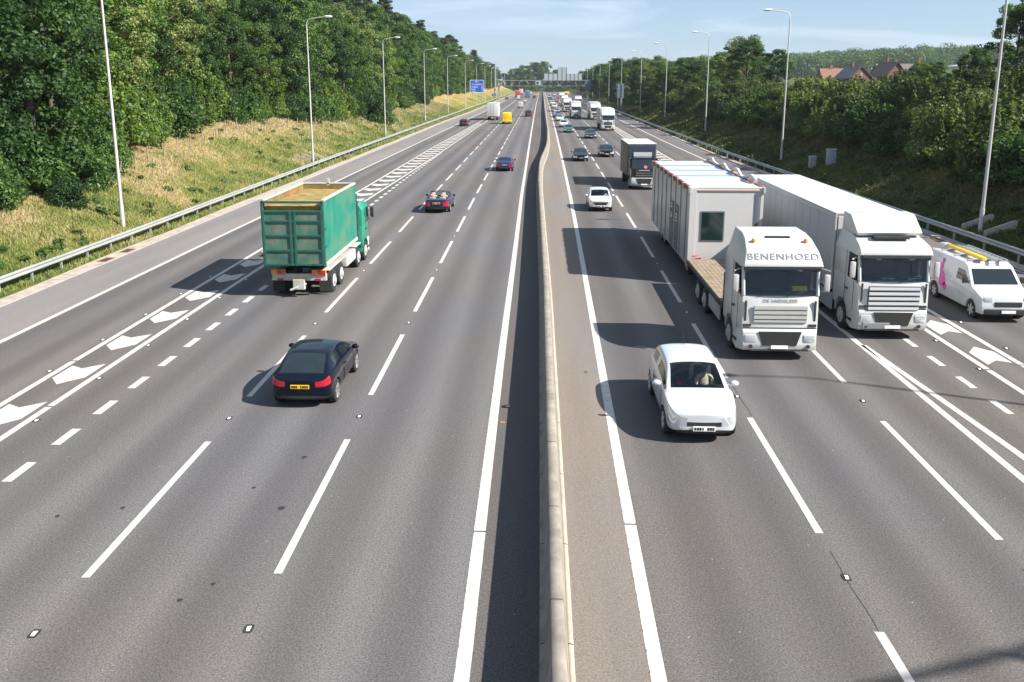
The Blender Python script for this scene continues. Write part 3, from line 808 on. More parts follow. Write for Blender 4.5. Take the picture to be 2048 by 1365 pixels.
def make_car(name, label, cat, P, group=None, lod=2, clear=False, pm=WHITE, plate='front', rimm=ALLOY):
    t = thing(name, label, cat, group=group)
    L, hw, H = P['L'], P['W'] / 2, P['H']
    h0, cz = P['hood0'], P['cowlz']; cu, rf, rr, bu = P['cowl'], P['roof_f'], P['roof_r'], P['back']
    tz = P['tailz']; belt = P['belt']; bm_ = (rf + rr) * .5 + P.get('bp', 0); conv = P.get('conv', False)
    rw = P.get('roofw', .74)
    # u, zlo, zbelt, ztop, width factor, top width factor, edge height
    st = []
    def S(u, zlo, zb, zt, wf, tw, ze): st.append((u, zlo, zb, zt, wf, tw, ze))
    S(0.0, .30, h0 - .16, h0 - .08, .66, .56, h0 - .12)
    S(.09, .24, h0 - .06, h0 + .0, .86, .74, h0 - .03)
    S(.36, .20, h0 + .02, h0 + .06, .965, .84, h0 + .035)
    S(lerp(.36, cu, .6), .20, lerp(h0 + .02, belt, .6), lerp(h0 + .08, cz, .6), 1, .86, lerp(h0 + .035, belt + .02, .6))
    S(cu, .20, belt - .01, cz, 1, .88, belt + .02)
    if not conv:
        S(lerp(cu, rf, .5), .20, belt, lerp(cz, H - .03, .54), 1, lerp(.88, rw, .5), lerp(belt + .02, H - .11, .5))
        S(rf, .20, belt + .005, H - .03, 1, rw, H - .11)
        S(bm_ - .05, .20, belt + .01, H, 1, rw, H - .085)
        S(bm_ + .05, .20, belt + .015, H, 1, rw, H - .085)
        S(lerp(bm_, rr, .62), .20, belt + .03, H - .012, 1, rw, H - .095)
        S(rr, .20, belt + .04, H - .045, .99, rw * .98, H - .12)
        S(lerp(rr, bu, .55), .22, belt + .03, lerp(H - .045, tz, .5), .975, lerp(rw, .80, .5), lerp(H - .12, tz - .03, .5))
        S(bu, .24, min(belt, tz - .05), tz, .95, .82, tz - .03)
        glass_st = (4, 6, 10, 12)
    else:
        S(cu + .25, .20, belt, belt + .05, 1, .88, belt + .02)
        S(rr, .20, belt + .02, belt + .05, 1, .88, belt + .03)
        S(rr + .3, .22, belt + .02, belt + .08, .99, .86, belt + .04)
        S(bu, .24, min(belt, tz - .04), tz, .96, .84, tz - .02)
        glass_st = (99, 99, 99, 99)
    if L - bu > .3:
        S(lerp(bu, L - .1, .6), .25, tz - .06, tz + .0, .93, .80, tz - .02)
    S(L - .10, .26, tz - .10, tz - .03, .88, .74, tz - .05)
    S(L, .32, tz - .2, tz - .14, .70, .58, tz - .17)
    ns = len(st); rows = []
    for (u, zlo, zb, zt, wf, tw, ze) in st:
        w_ = hw * wf; d = zb - zlo
        b5 = (.955 * w_, zb); b8 = (hw * tw, ze)
        r = [(0, zlo), (.82 * w_, zlo), (.97 * w_, zlo + .09), (1.0 * w_, zlo + .40 * d), (.995 * w_, zlo + .72 * d), b5,
             (lerp(b5[0], b8[0], .08), lerp(zb, ze, .08)), (lerp(b5[0], b8[0], .88), lerp(zb, ze, .88)), b8,
             (b8[0] * .93, lerp(ze, zt, .35)), (b8[0] * .55, lerp(ze, zt, .9)), (0, zt)]
        rows.append([(x, u, z) for x, z in r])
    nr = 12; bm = bmesh.new(); vr = []
    for i in range(ns):
        rt = [bm.verts.new(p) for p in rows[i]]
        lt = [rt[0]] + [bm.verts.new((-p[0], p[1], p[2])) for p in rows[i][1:-1]] + [rt[-1]]
        vr.append((rt, lt))
    hl = P.get('hl', (3, 5)); tl = P.get('tl', (3, 5))
    for i in range(ns - 1):
        for j in range(nr - 1):
            mi = 0
            if j >= 9 and glass_st[0] <= i < glass_st[1]: mi = 1
            if j >= 9 and glass_st[2] <= i < glass_st[3]: mi = 3
            if j == 6 and glass_st[0] <= i < glass_st[2] + (1 if P.get('sixlight') else 0) and i != 7: mi = 2
            if i < 2 and hl[0] <= j < hl[1]: mi = 4
            if i >= ns - (P.get('tln', 2) + 1) and tl[0] <= j < tl[1]: mi = 5
            if conv and j >= 9 and 5 <= i < 6: mi = 8
            if j in (0, 1): mi = 6
            for s, q in ((0, vr[i][0]), (1, vr[i][1])):
                q2 = vr[i + 1][s]
                a = (q[j], q[j + 1], q2[j + 1], q2[j])
                a = [v for k, v in enumerate(a) if v not in a[:k]]
                if s == 0: a = a[::-1]
                try:
                    f = bm.faces.new(a); f.material_index = mi
                except ValueError: pass
    for (i, rev) in ((0, 0), (ns - 1, 1)):
        rt, lt = vr[i]
        mid = [None] * nr
        for j in range(nr - 1):
            a = [rt[j], rt[j + 1], lt[j + 1], lt[j]]; a = [v for k, v in enumerate(a) if v not in a[:k]]
            if not rev: a = a[::-1]
            try:
                f = bm.faces.new(a)
                f.material_index = (6 if j in (0, 1) or (j == 3 and P.get('grille', True)) else 0) if i == 0 else (6 if j < 2 else 0)
            except ValueError: pass
    bmesh.ops.recalc_face_normals(bm, faces=bm.faces[:])
    me = bpy.data.meshes.new('body'); bm.to_mesh(me); bm.free()
    BLK = P.get('trim', BLACKP)
    gm = GLASS if clear else DGLASS
    mats = [pm, gm, gm, gm, HEADL, TAILR, BLK, WELL, WELL]
    for mm in mats: me.materials.append(mm)
    o = bpy.data.objects.new('body', me); COL.objects.link(o)
    sd = o.modifiers.new('s', 'SUBSURF'); sd.levels = lod; sd.render_levels = lod
    apply_mods(o)
    wr = P['wr']; wf_, wb_ = P['wheels']
    cu_ = MB()
    for yy in (wf_, wb_):
        for s in (-1, 1):
            cu_.cyl((s * hw, yy, wr + .005), wr + .045, .50, 'x', 26)
    c = cu_.build('cut', WELL); 
    c.data.materials.clear()
    for mm in mats: c.data.materials.append(mm)
    for p in c.data.polygons: p.material_index = 7
    bo = o.modifiers.new('b', 'BOOLEAN'); bo.operation = 'DIFFERENCE'; bo.object = c; bo.solver = 'EXACT'
    apply_mods(o)
    bpy.data.objects.remove(c)
    # split into parts by material
    src = o.data
    def part(nm, sel, mlist, smooth=True, parent=t):
        b2 = bmesh.new(); b2.from_mesh(src)
        dele = [f for f in b2.faces if not sel(f)]
        bmesh.ops.delete(b2, geom=dele, context='FACES')
        if len(b2.faces) == 0: b2.free(); return None
        m2 = bpy.data.meshes.new(nm); 
        keep = sorted({f.material_index for f in b2.faces}); mp = {k: i for i, k in enumerate(keep)}
        for f in b2.faces: f.material_index = mp[f.material_index]; f.smooth = True
        b2.to_mesh(m2); b2.free()
        for k in keep: m2.materials.append(mats[k])
        m2.set_sharp_from_angle(angle=math.radians(50))
        oo = bpy.data.objects.new(nm, m2); link(oo, parent); return oo
    body = part('body', lambda f: f.material_index in (0, 6, 7), mats)
    part('windscreen', lambda f: f.material_index == 1, mats)
    part('rear_window', lambda f: f.material_index == 3, mats)
    for s in (-1, 1):
        part('side_window', lambda f: f.material_index == 2 and f.calc_center_median().x * s > 0, mats)
        part('headlight', lambda f: f.material_index == 4 and f.calc_center_median().x * s > 0, mats)
        part('tail_light', lambda f: f.material_index == 5 and f.calc_center_median().x * s > 0, mats)
    bpy.data.objects.remove(o)
    for yy in (wf_, wb_):
        for s in (-1, 1): wheel(t, s * (hw - .115), yy, wr, .2, s, rimm, P.get('spokes', 7))
    for s in (-1, 1):
        m = MB(); m.sphere((s * (hw + .09), cu + .32, belt + .06), .1, 1.15, .62, .75, 12, 8); m.box(s * (hw - .04) - .03, s * (hw - .04) + .08 * s, cu + .3, cu + .35, belt + .0, belt + .05)
        m.build('door_mirror', P.get('mirror', pm), t, smooth=50)
    m = MB(); m.box(-.26, .26, -.028, -.006, .36, .47, .004); pf = m.build('number_plate', PLATEW, t)
    rz_ = P.get('plz', .62)
    m = MB(); m.box(-.26, .26, L + .0, L + .02, rz_, rz_ + .11, .004); pr = m.build('number_plate', PLATEY, t)
    if plate:
        for (pp, yy, rot, z) in ((pf, -.03, 0, .415), (pr, L + .0215, PI, rz_ + .055)):
            m = MB()
            for k, wv in enumerate((.045, .045, .05, .03, 0, .045, .05, .045)):
                if wv: x = -.21 + k * .06; m.box(x - wv * .5, x + wv * .5, yy - .002, yy + .002, z - .035, z + .035)
            m.build('characters', BLACKP, pp)
    # door seams, handles
    if P.get('detail'):
        m = MB()
        for u in (cu + .18, bm_ + .02, P.get('door2', bm_ + .02)):
            for s in (-1, 1): m.box(s * (hw * 1.0 + .001) - .004, s * (hw + .001) + .004, u - .006, u + .006, .36, belt - .06)
        for s in (-1, 1):
            m.box(s * (hw + .008) - .012, s * (hw + .008) + .012, bm_ - .30, bm_ - .12, belt - .16, belt - .13, .005)
        m.build('door_seams', BLACKP, t)
        m = MB()
        for s in (-1, 1): m.tube([(s * .35, cu + .02, cz + .02), (s * .05, cu + .10, cz + .06), (s * -.2, cu + .16, cz + .09)], .008, 5)
        m.build('wiper', BLACKP, t)
    if P.get('aerial'):
        m = MB(); m.tube([(0, rr - .25, H - .02), (0, rr - .05, H + .22)], .006, 5); m.build('aerial', BLACKP, t)
    if clear or conv:
        m = MB(); m.box(-hw * .86, hw * .86, cu + .2, rr + (.2 if conv else .3), .30, .42)
        m.box(-hw * .84, hw * .84, cu + .12, cu + .55, .42, belt - .04, .06); m.build('dashboard', BLACKP, t)
        for yy in (cu + 1.25, cu + 2.05):
            for s in (-1, 1):
                m = MB(); m.box(s * .36 - .23, s * .36 + .23, yy - .45, yy, .42, .58, .05)
                m.box(s * .36 - .22, s * .36 + .22, yy, yy + .12, .5, belt + .18, .05, rot=Matrix.Rotation(math.radians(-14), 3, 'X'))
                m.box(s * .36 - .12, s * .36 + .12, yy + .1, yy + .2, belt + .2, belt + .38, .05)
                m.build('seat', P.get('seatm', SEATM), t, smooth=40)
        m = MB(); k = [(.36 + math.cos(a) * .18, cu + .72 + math.sin(a) * .05, belt - .08 + math.sin(a) * .17) for a in [i * PI / 8 for i in range(17)]]
        m.tube(k, .015, 6, cap=False); m.build('steering_wheel', BLACKP, t)
    if conv:
        m = MB(); zt = H
        pts = [(-hw * .84, cu + .08, belt + .03), (-hw * .72, cu + .62, zt - .04), (0, cu + .60, zt), (hw * .72, cu + .62, zt - .04), (hw * .84, cu + .08, belt + .03)]
        m.tube(pts, .028, 6); m.build('windscreen_frame', BLACKP, t, smooth=60)
        m = MB(); m.quad((-hw * .82, cu + .08, belt + .05), (hw * .82, cu + .08, belt + .05), (hw * .71, cu + .61, zt - .05), (-hw * .71, cu + .61, zt - .05)); m.build('windscreen', GLASS, t)
        m = MB(); m.box(-hw * .8, hw * .8, rr - .05, rr + .32, belt + .02, belt + .13, .05); m.build('folded_roof', SEATM, t, smooth=40)
    return t

PH = dict(L=3.95, W=1.72, H=1.47, hood0=.82, cowlz=1.0, cowl=.95, roof_f=1.72, roof_r=3.3, back=3.80, tailz=1.02, belt=.98, wr=.31, wheels=(.75, 3.28), detail=1, aerial=1, plz=.66)
PBLK = dict(L=4.05, W=1.77, H=1.45, hood0=.78, cowlz=.97, cowl=1.05, roof_f=1.85, roof_r=3.15, back=3.88, tailz=.98, belt=.95, wr=.33, wheels=(.8, 3.35), detail=1, tl=(4, 6), tln=2, plz=.62, roofw=.70, spokes=10)
PMINI = dict(L=3.75, W=1.70, H=1.45, hood0=.86, cowlz=.98, cowl=1.0, roof_f=1.55, roof_r=3.25, back=3.6, tailz=.95, belt=.95, wr=.32, wheels=(.65, 3.15), detail=1, roofw=.78, trim=BLACKP)
PSAL = dict(L=4.5, W=1.80, H=1.43, hood0=.74, cowlz=.95, cowl=1.3, roof_f=2.05, roof_r=3.25, back=3.85, tailz=1.0, belt=.92, wr=.33, wheels=(.9, 3.65), roofw=.70)
PHAT = dict(L=4.2, W=1.77, H=1.47, hood0=.78, cowlz=.98, cowl=1.1, roof_f=1.85, roof_r=3.5, back=4.05, tailz=1.0, belt=.96, wr=.32, wheels=(.82, 3.45))
PSUV = dict(L=4.5, W=1.85, H=1.72, hood0=.98, cowlz=1.15, cowl=1.15, roof_f=1.85, roof_r=3.9, back=4.38, tailz=1.12, belt=1.12, wr=.37, wheels=(.88, 3.6), roofw=.78)
PCON = dict(L=4.35, W=1.78, H=1.30, hood0=.74, cowlz=.94, cowl=1.4, roof_f=1.9, roof_r=3.05, back=3.7, tailz=.98, belt=.90, wr=.33, wheels=(.85, 3.4), conv=True, seatm=mat('cream_leather', (.5, .42, .32), .6), plz=.66)

def place(o, x, yf, away=False, L=None):
    """yf = y of the vehicle end nearer the camera"""
    o.location = (x, yf + (L if away else 0), 0); o.rotation_euler = (0, 0, PI if away else 0)
    return o

NAVY = paint('navy', (0.006, 0.010, 0.042), rough=.2, coat=.6, spec=.3); BLACKC = paint('black', (0.0015, 0.003, 0.010), rough=.2, coat=.45, spec=.2); SILV = paint('silver', (0.42, 0.46, 0.48), metal=.4); GREENC = paint('dark_green', (0.012, 0.075, 0.062))
REDC = paint('red', (0.62, 0.02, 0.018)); YEL = paint('yellow', (0.80, 0.52, 0.005)); BROWN = paint('maroon', (0.10, 0.02, 0.02)); BLUEC = paint('blue', (0.006, 0.018, 0.11))

hatch = make_car('hatchback_car', 'white hatchback in the lane beside the central barrier, nearest oncoming car', 'car', PH, lod=2, clear=True, pm=WHITE, rimm=RIMGREY); place(hatch, 4.12, 19.9); hatch.scale = (1.07, 1.10, 1.10)
blk = make_car('hatchback_car', 'glossy black car with yellow rear plate driving away between two dashed lines', 'car', PBLK, lod=2, pm=BLACKC); place(blk, -6.62, 21.9, True, 4.05)
mini = make_car('small_car', 'small round white car with black grille ahead of the dark box lorry', 'car', PMINI, lod=2, clear=True, pm=WHITE); place(mini, 4.2, 58.7)
conv = make_car('convertible_car', 'dark blue open-top convertible with yellow rear plate', 'car', PCON, lod=2, pm=NAVY); place(conv, -7.2, 57.6, True, 4.35)
sal = make_car('saloon_car', 'black saloon car with white front plate in the lane by the barrier', 'car', PSAL, lod=2, pm=BLACKC); place(sal, 4.55, 97)
hat2 = make_car('hatchback_car', 'black hatchback in the middle lane just beyond the black saloon', 'car', PHAT, lod=1, pm=BLACKC, clear=False); place(hat2, 7.95, 102.5)
suv = make_car('suv_car', 'dark blue tall car driving away beyond the yellow van', 'car', PSUV, lod=1, pm=NAVY); place(suv, -3.35, 223, True, 4.5)
used_src = set()
def car_copy(src, colm, x, y, away, L, label, group):
    o = dup(src, (0, 0, 0), 0, label, group)
    for ch in o.children:
        if ch.name.split('.')[0] in ('body', 'door_mirror'):
            ch.material_slots[0].link = 'OBJECT'; ch.material_slots[0].material = colm
            for q, s_ in enumerate(ch.material_slots):
                pass
    place(o, x, y, away, L); return o
GA, GB = 'cars driving away', 'oncoming cars'
for c, g_ in ((hatch, GB), (mini, GB), (sal, GB), (hat2, GB), (blk, GA), (conv, GA), (suv, GA)): c['group'] = g_
car_copy(sal, BLUEC, -3.7, 85.6, True, 4.5, 'bright blue saloon driving away in the lane next to the barrier', GA)
car_copy(hat2, BLACKC, -15.95, 174.5, True, 4.2, 'black hatchback driving away in the lane beside the hatched strip', GA)
car_copy(sal, WHITE, -7.3, 378, True, 4.5, 'small white car driving away ahead of the white van', GA)
car_copy(hat2, YEL, -3.44, 560, True, 4.2, 'tiny yellow car far off driving away by the barrier', GA)
car_copy(hat2, BLACKC, -4.0, 477, True, 4.2, 'dark car far off behind the tiny yellow car', GA)
car_copy(hat2, BROWN, -17.6, 436, True, 4.2, 'maroon car far off beside the left verge', GA)
car_copy(sal, NAVY, 8.0, 136.4, False, 4.5, 'navy saloon oncoming ahead of the tall white lorry', GB)
car_copy(sal, GREENC, 4.95, 152.6, False, 4.5, 'dark green car oncoming by the barrier', GB)
car_copy(hat2, WHITE, 4.5, 170.4, False, 4.2, 'white car directly behind the dark green car', GB)
car_copy(sal, WHITE, 4.35, 197.7, False, 4.5, 'white car second behind the dark green car', GB)
car_copy(hat2, SILV, 4.45, 244.5, False, 4.2, 'silver car third behind the dark green car', GB)
car_copy(sal, SILV, 4.3, 224, False, 4.5, 'silver saloon between two white cars in the queue by the barrier', GB)
car_copy(suv, WHITE, 4.5, 293, False, 4.5, 'white tall car behind the silver cars by the barrier', GB)
car_copy(hat2, SILV, 4.5, 374, False, 4.2, 'pale silver car in the far queue by the barrier', GB)
car_copy(hat2, WHITE, 4.5, 340, False, 4.2, 'white hatchback in the far queue by the barrier', GB)
car_copy(sal, NAVY, 4.4, 408, False, 4.5, 'navy car in the far queue by the barrier', GB)
car_copy(hat2, BLACKC, 4.4, 436, False, 4.2, 'black car in the far queue by the barrier', GB)
car_copy(suv, SILV, 4.3, 470, False, 4.5, 'silver tall car in the far queue under the gantry', GB)
car_copy(hat2, REDC, 7.5, 393, False, 4.2, 'red car in the far middle lane', GB)
car_copy(hat2, WHITE, 8.2, 350, False, 4.2, 'white hatchback in the far middle lane', GB)
car_copy(sal, SILV, 8.0, 440, False, 4.5, 'silver saloon in the far middle lane', GB)
car_copy(suv, WHITE, 8.6, 560, False, 4.5, 'white tall car farthest off in the middle lane', GB)
car_copy(sal, WHITE, 4.4, 530, False, 4.5, 'white saloon farthest off by the barrier', GB)
car_copy(hat2, BLUEC, 12.2, 415, False, 4.2, 'blue car beyond the far white lorries', GB)

# ------------------------------------------------------------------ people inside vehicles
def person(label, loc, shirt, hair=HAIR, rz=0.0, s=1.0):
    """seated figure facing local -y, origin at the hips"""
    vs = [(0, 0, 0), (0, .02, .18), (0, .03, .36), (0, .03, .47), (0, .01, .54), (0, -.01, .66), (0, 0, .76),
          (.10, .03, .42), (.19, 0, .40), (.23, -.06, .18), (.20, -.28, .16), (.16, -.38, .18),
          (-.10, .03, .42), (-.19, 0, .40), (-.23, -.06, .18), (-.20, -.28, .16), (-.16, -.38, .18),
          (.10, -.05, -.02), (.13, -.42, .06), (.13, -.50, -.34), (.13, -.62, -.38), (-.10, -.05, -.02), (-.13, -.42, .06), (-.13, -.50, -.34), (-.13, -.62, -.38)]
    rd = [.15, .14, .16, .07, .055, .095, .075, .09, .07, .05, .04, .045, .09, .07, .05, .04, .045, .10, .07, .05, .045, .10, .07, .05, .045]
    es = [(0, 1), (1, 2), (2, 3), (3, 4), (4, 5), (5, 6), (2, 7), (7, 8), (8, 9), (9, 10), (10, 11), (2, 12), (12, 13), (13, 14), (14, 15), (15, 16), (0, 17), (17, 18), (18, 19), (19, 20), (0, 21), (21, 22), (22, 23), (23, 24)]
    me = bpy.data.meshes.new('person'); me.from_pydata([Vector(v) for v in vs], es, [])
    o = bpy.data.objects.new('person', me); COL.objects.link(o)
    md = o.modifiers.new('k', 'SKIN'); md.use_smooth_shade = True
    for i, v in enumerate(me.skin_vertices[0].data):
        v.radius = (rd[i], rd[i] * (.8 if i < 3 else 1)); v.use_root = (i == 0)
    sb = o.modifiers.new('s', 'SUBSURF'); sb.levels = 1; sb.render_levels = 1
    apply_mods(o)
    o.data.materials.clear(); o.data.materials.append(SKIN); o.data.materials.append(shirt); o.data.materials.append(SEATM)
    for p in o.data.polygons:
        c = p.center; arm = abs(c.x) > .14 and c.y < -.12
        p.material_index = 2 if (c.z < .02 or (c.y < -.1 and abs(c.x) < .17 and c.z < .12)) else (0 if (c.z > .50 or arm) else 1)
        p.use_smooth = True
    o.location = loc; o.rotation_euler = (0, 0, rz); o.scale = (s, s, s)
    tag(o, label, 'person')
    m = MB(); m.sphere((0, .02, .70), .112, .95, 1.05, 1.0, 14, 9)
    for v in list(m.bm.verts):
        if v.co.z < .66 and v.co.y < .02 or (v.co.y < -.06 and v.co.z < .73): m.bm.verts.remove(v)
    m.build('hair', hair, o, smooth=60)
    m = MB()
    for sx in (-.035, .035): m.sphere((sx, -.098, .68), .012, 1, .6, 1, 8, 5)
    m.build('eyes', BLACKP, o)
    m = MB(); m.prism([(-.095, .655), (-.125, .64), (-.095, .63)], -.014, .014, 'x', .003); m.box(-.025, .025, -.108, -.09, .605, .612); m.build('face', SKIN, o, smooth=50)
    return o
m = MB(); m.box(-.52, .52, -.025, .1, .60, .70, .03); m.build('grille', BLACKP, mini, smooth=40)
person('person in a cream top sitting behind the windscreen of the nearest white hatchback', (4.12 + .38, 19.9 + 2.2, .66), mat('cream_cloth', (.62, .58, .45), .9))
person('person in a light top behind the windscreen of the small round white car', (4.2 + .36, 58.7 + 2.0, .60), mat('white_cloth', (.6, .6, .58), .9))
person('person in a dark top in the left seat of the open-top car', (-7.2 - .36, 57.6 + 4.35 - 2.45, .56), mat('navy_cloth', (.03, .04, .1), .9), rz=PI)
person('person in a pale top in the right seat of the open-top car', (-7.2 + .36, 57.6 + 4.35 - 2.45, .56), mat('pale_cloth', (.5, .5, .5), .9), rz=PI)
# red item behind the windscreen of the white hatchback
t = thing('folder', 'bright red folder propped behind the windscreen of the nearest white hatchback', 'folder', (4.12 - .38, 19.9 + 1.60, 1.04), .1)
m = MB(); m.box(-.05, .05, -.15, .15, 0, .03, .005); m.build('cover', REDC, t)

# ------------------------------------------------------------------ vans
def make_van(label, col, L=5.2, W=1.95, H=2.4, nose=1.0, group=None, clearside=True, name='panel_van'):
    t = thing(name, label, 'van', group=group); hw = W / 2
    prof = [(0, .35), (-.0, .62), (.06, .95), (nose * .55, 1.10), (nose, 1.22), (nose + .62, H - .12), (nose + .95, H), (L - .12, H), (L, H - .1), (L, .4), (L - .2, .32), (L - .55, .32)]
    def arc(yc, n=9):
        return [(yc + math.cos(a) * .40, .34 + max(0, math.sin(a)) * .40) for a in [PI * i / (n - 1) for i in range(n)]]
    rear = arc(L - .95); front = arc(.85)
    pr = prof[:-1] + [(L - .53, .32)] + rear + [(L - 1.38, .32), (1.27, .32)] + front + [(.43, .32)]
    def tp(v):
        if v.z > 1.15: v.x *= 1 - .13 * (v.z - 1.15) / (H - 1.15)
        if v.y < .3: v.x *= .93 - .0 * v.z
        return v
    zs = 1.15; nose_y = nose * .55 + (nose * .45) * (zs - 1.10) / .12
    lowp = [(0, .35), (0, .62), (.06, .95), (nose * .55, 1.10), (nose_y, zs), (L, zs), (L, .4), (L - .2, .32), (L - .53, .32)] + rear + [(L - 1.38, .32), (1.27, .32)] + front + [(.43, .32)]
    m = MB(); m.prism(lowp, -hw, hw, 'x', .03, 2)
    upp = [(nose_y - .01, zs - .02), (nose, 1.22), (nose + .62, H - .12), (nose + .95, H), (L - .12, H), (L, H - .1), (L, zs - .02)]
    m.prism(upp, -hw + .002, hw - .002, 'x', .035, 2, taper=tp); m.build('body', col, t, smooth=35)
    # windscreen
    def wx(z): return hw * (1 - .13 * (z - 1.15) / (H - 1.15))
    z0, z1 = 1.27, H - .2; y0 = nose + .62 * (z0 - 1.22) / (H - .12 - 1.22); y1 = nose + .62 * (z1 - 1.22) / (H - .12 - 1.22)
    nrm = Vector((0, -(H - 1.34), .62)).normalized() * .012
    m = MB(); a = wx(z0) - .12; b = wx(z1) - .12
    m.quad(Vector((-a, y0, z0)) + nrm, Vector((a, y0, z0)) + nrm, Vector((b, y1, z1)) + nrm, Vector((-b, y1, z1)) + nrm); m.build('windscreen', DGLASS, t)
    for s in (-1, 1):
        m = MB(); e = .008
        m.quad((s * (wx(1.27) + e), nose + .22, 1.27), (s * (wx(1.27) + e), nose + 1.25, 1.27), (s * (wx(H - .3) + e), nose + 1.25, H - .3), (s * (wx(H - .3) + e), nose + .72, H - .3)); m.build('side_window', DGLASS, t)
        m = MB(); m.box(s * hw * .60 - .0, s * hw * .93, .02, .22, .80, .99, .04) if s > 0 else m.box(-hw * .93, -hw * .60, .02, .22, .80, .99, .04); m.build('headlight', HEADL, t, smooth=40)
        m = MB(); x = s * (hw - .09); m.box(x - .06, x + .06, L - .02, L + .015, .85, 1.35, .01); m.build('tail_light', TAILR, t)
        m = MB(); m.box(s * (hw + .12) - .1, s * (hw + .12) + .1, nose + .22, nose + .32, 1.28, 1.52, .03); m.box(s * (hw + .02) - .05, s * (hw + .02) + .05, nose + .25, nose + .29, 1.32, 1.36); m.build('door_mirror', BLACKP, t, smooth=40)
        for yy in (.85, L - .95): wheel(t, s * (hw - .13), yy, .34, .21, s, RIMGREY, 6)
    m = MB(); m.box(-.5, .5, -.02, .05, .64, .82, .02); m.build('grille', BLACKP, t)
    m = MB(); m.box(-hw * .9, hw * .9, -.05, .12, .33, .55, .03); m.box(-hw * .95, hw * .95, L - .05, L + .07, .36, .55, .02); m.build('bumper', BLACKP, t, smooth=40)
    m = MB(); m.box(-.26, .26, -.075, -.052, .40, .51, .004); m.build('number_plate', PLATEW, t)
    m = MB(); m.box(-.26, .26, L + .072, L + .09, .42, .53, .004); m.build('number_plate', PLATEY, t)
    m = MB(); m.box(-.006, .006, L + .002, L + .01, .56, H - .15)
    m.box(hw * .3, hw * .36, L + .0, L + .04, .9, 1.1); m.build('door_seam', BLACKP, t)
    return t
GV = 'vans'
# white van with ladder and yellow roof bar
v = make_van('white van with pink patch on its side and yellow tube on the roof', WHITE, L=4.9, W=1.95, H=1.98, nose=.95, group=GV)
place(v, 17.6, 31.3)
PINK = mat('pink_vinyl', (0.62, 0.05, 0.33), 0.35); PURP = mat('purple_vinyl', (0.30, 0.05, 0.42), 0.35)
m = MB()
def blob(m, cx, cz, r, x, n=14, seed=1):
    q = random.Random(seed); vs = [m.bm.verts.new((x(cz + math.sin(a) * r * 1.0), cx + math.cos(a) * r * (.75 + .4 * q.random()), cz + math.sin(a) * r * (.9 + .3 * q.random()))) for a in [2 * PI * i / n for i in range(n)]]
    m.bm.faces.new(vs)
sx = lambda z: -(.975 * (1 - (.13 * (z - 1.15) / .83 if z > 1.15 else 0)) + .008)
blob(m, 3.3, .98, .30, sx, seed=4); blob(m, 3.55, 1.42, .2, sx, seed=8); blob(m, 3.05, .72, .16, sx, seed=9)
m.build('pink_graphic', PINK, v)
m = MB(); blob(m, 3.45, 1.70, .11, sx, seed=5); m.build('purple_graphic', PURP, v)
m = MB()
for yy in (1.95, 3.0, 4.1): m.box(-.72, .72, yy - .03, yy + .03, 1.97, 2.06, .01)
m.build('roof_rack', GALVD, v)
t = thing('roof_tube', 'long yellow tube strapped to the roof of the white van', 'tube', (17.6 - .2, 31.3 + 1.7, 2.13), 0)
m = MB(); m.box(-.09, .09, 0, 2.9, -.06, .07, .03); m.build('tube', YEL, t, smooth=40)
m = MB(); m.box(-.2, .12, 2.9, 3.3, -.07, .06, .02); m.build('end_cap', WHITE, t)
t = thing('ladder', 'pale aluminium ladder on the roof of the white van', 'ladder', (17.6 + .38, 31.3 + 1.5, 2.08), 0)
m = MB()
for s in (-.2, .2): m.box(s - .03, s + .03, 0, 3.1, 0, .08)
for k in range(10): m.box(-.2, .2, .2 + k * .3, .24 + k * .3, .02, .06)
m.build('frame', SILV, t)
v2 = make_van('bright yellow van driving away beside the white box lorry', YEL, L=5.3, W=2.05, H=2.45, group=GV); place(v2, -7.45, 184, True, 5.3)
v3 = make_van('white van driving away ahead of the yellow van', WHITE, L=4.8, W=1.9, H=2.1, group=GV); place(v3, -7.2, 298, True, 4.8)
def van_copy(src, x, y, away, L, label, colm=None):
    o = dup(src, (0, 0, 0), 0, label, GV)
    if colm:
        for ch in o.children:
            if ch.name.split('.')[0] == 'body': ch.material_slots[0].link = 'OBJECT'; ch.material_slots[0].material = colm
    return place(o, x, y, away, L)
van_copy(v3, -11.7, 436, True, 4.8, 'white van with red top band far off behind the red lorry')
van_copy(v3, -7.5, 606, True, 4.8, 'white van farthest off driving away')
van_copy(v3, 10.1, 437, False, 4.8, 'white van far off in the oncoming queue')
van_copy(v3, 4.4, 500, False, 4.8, 'white van farthest off by the barrier in the oncoming queue')

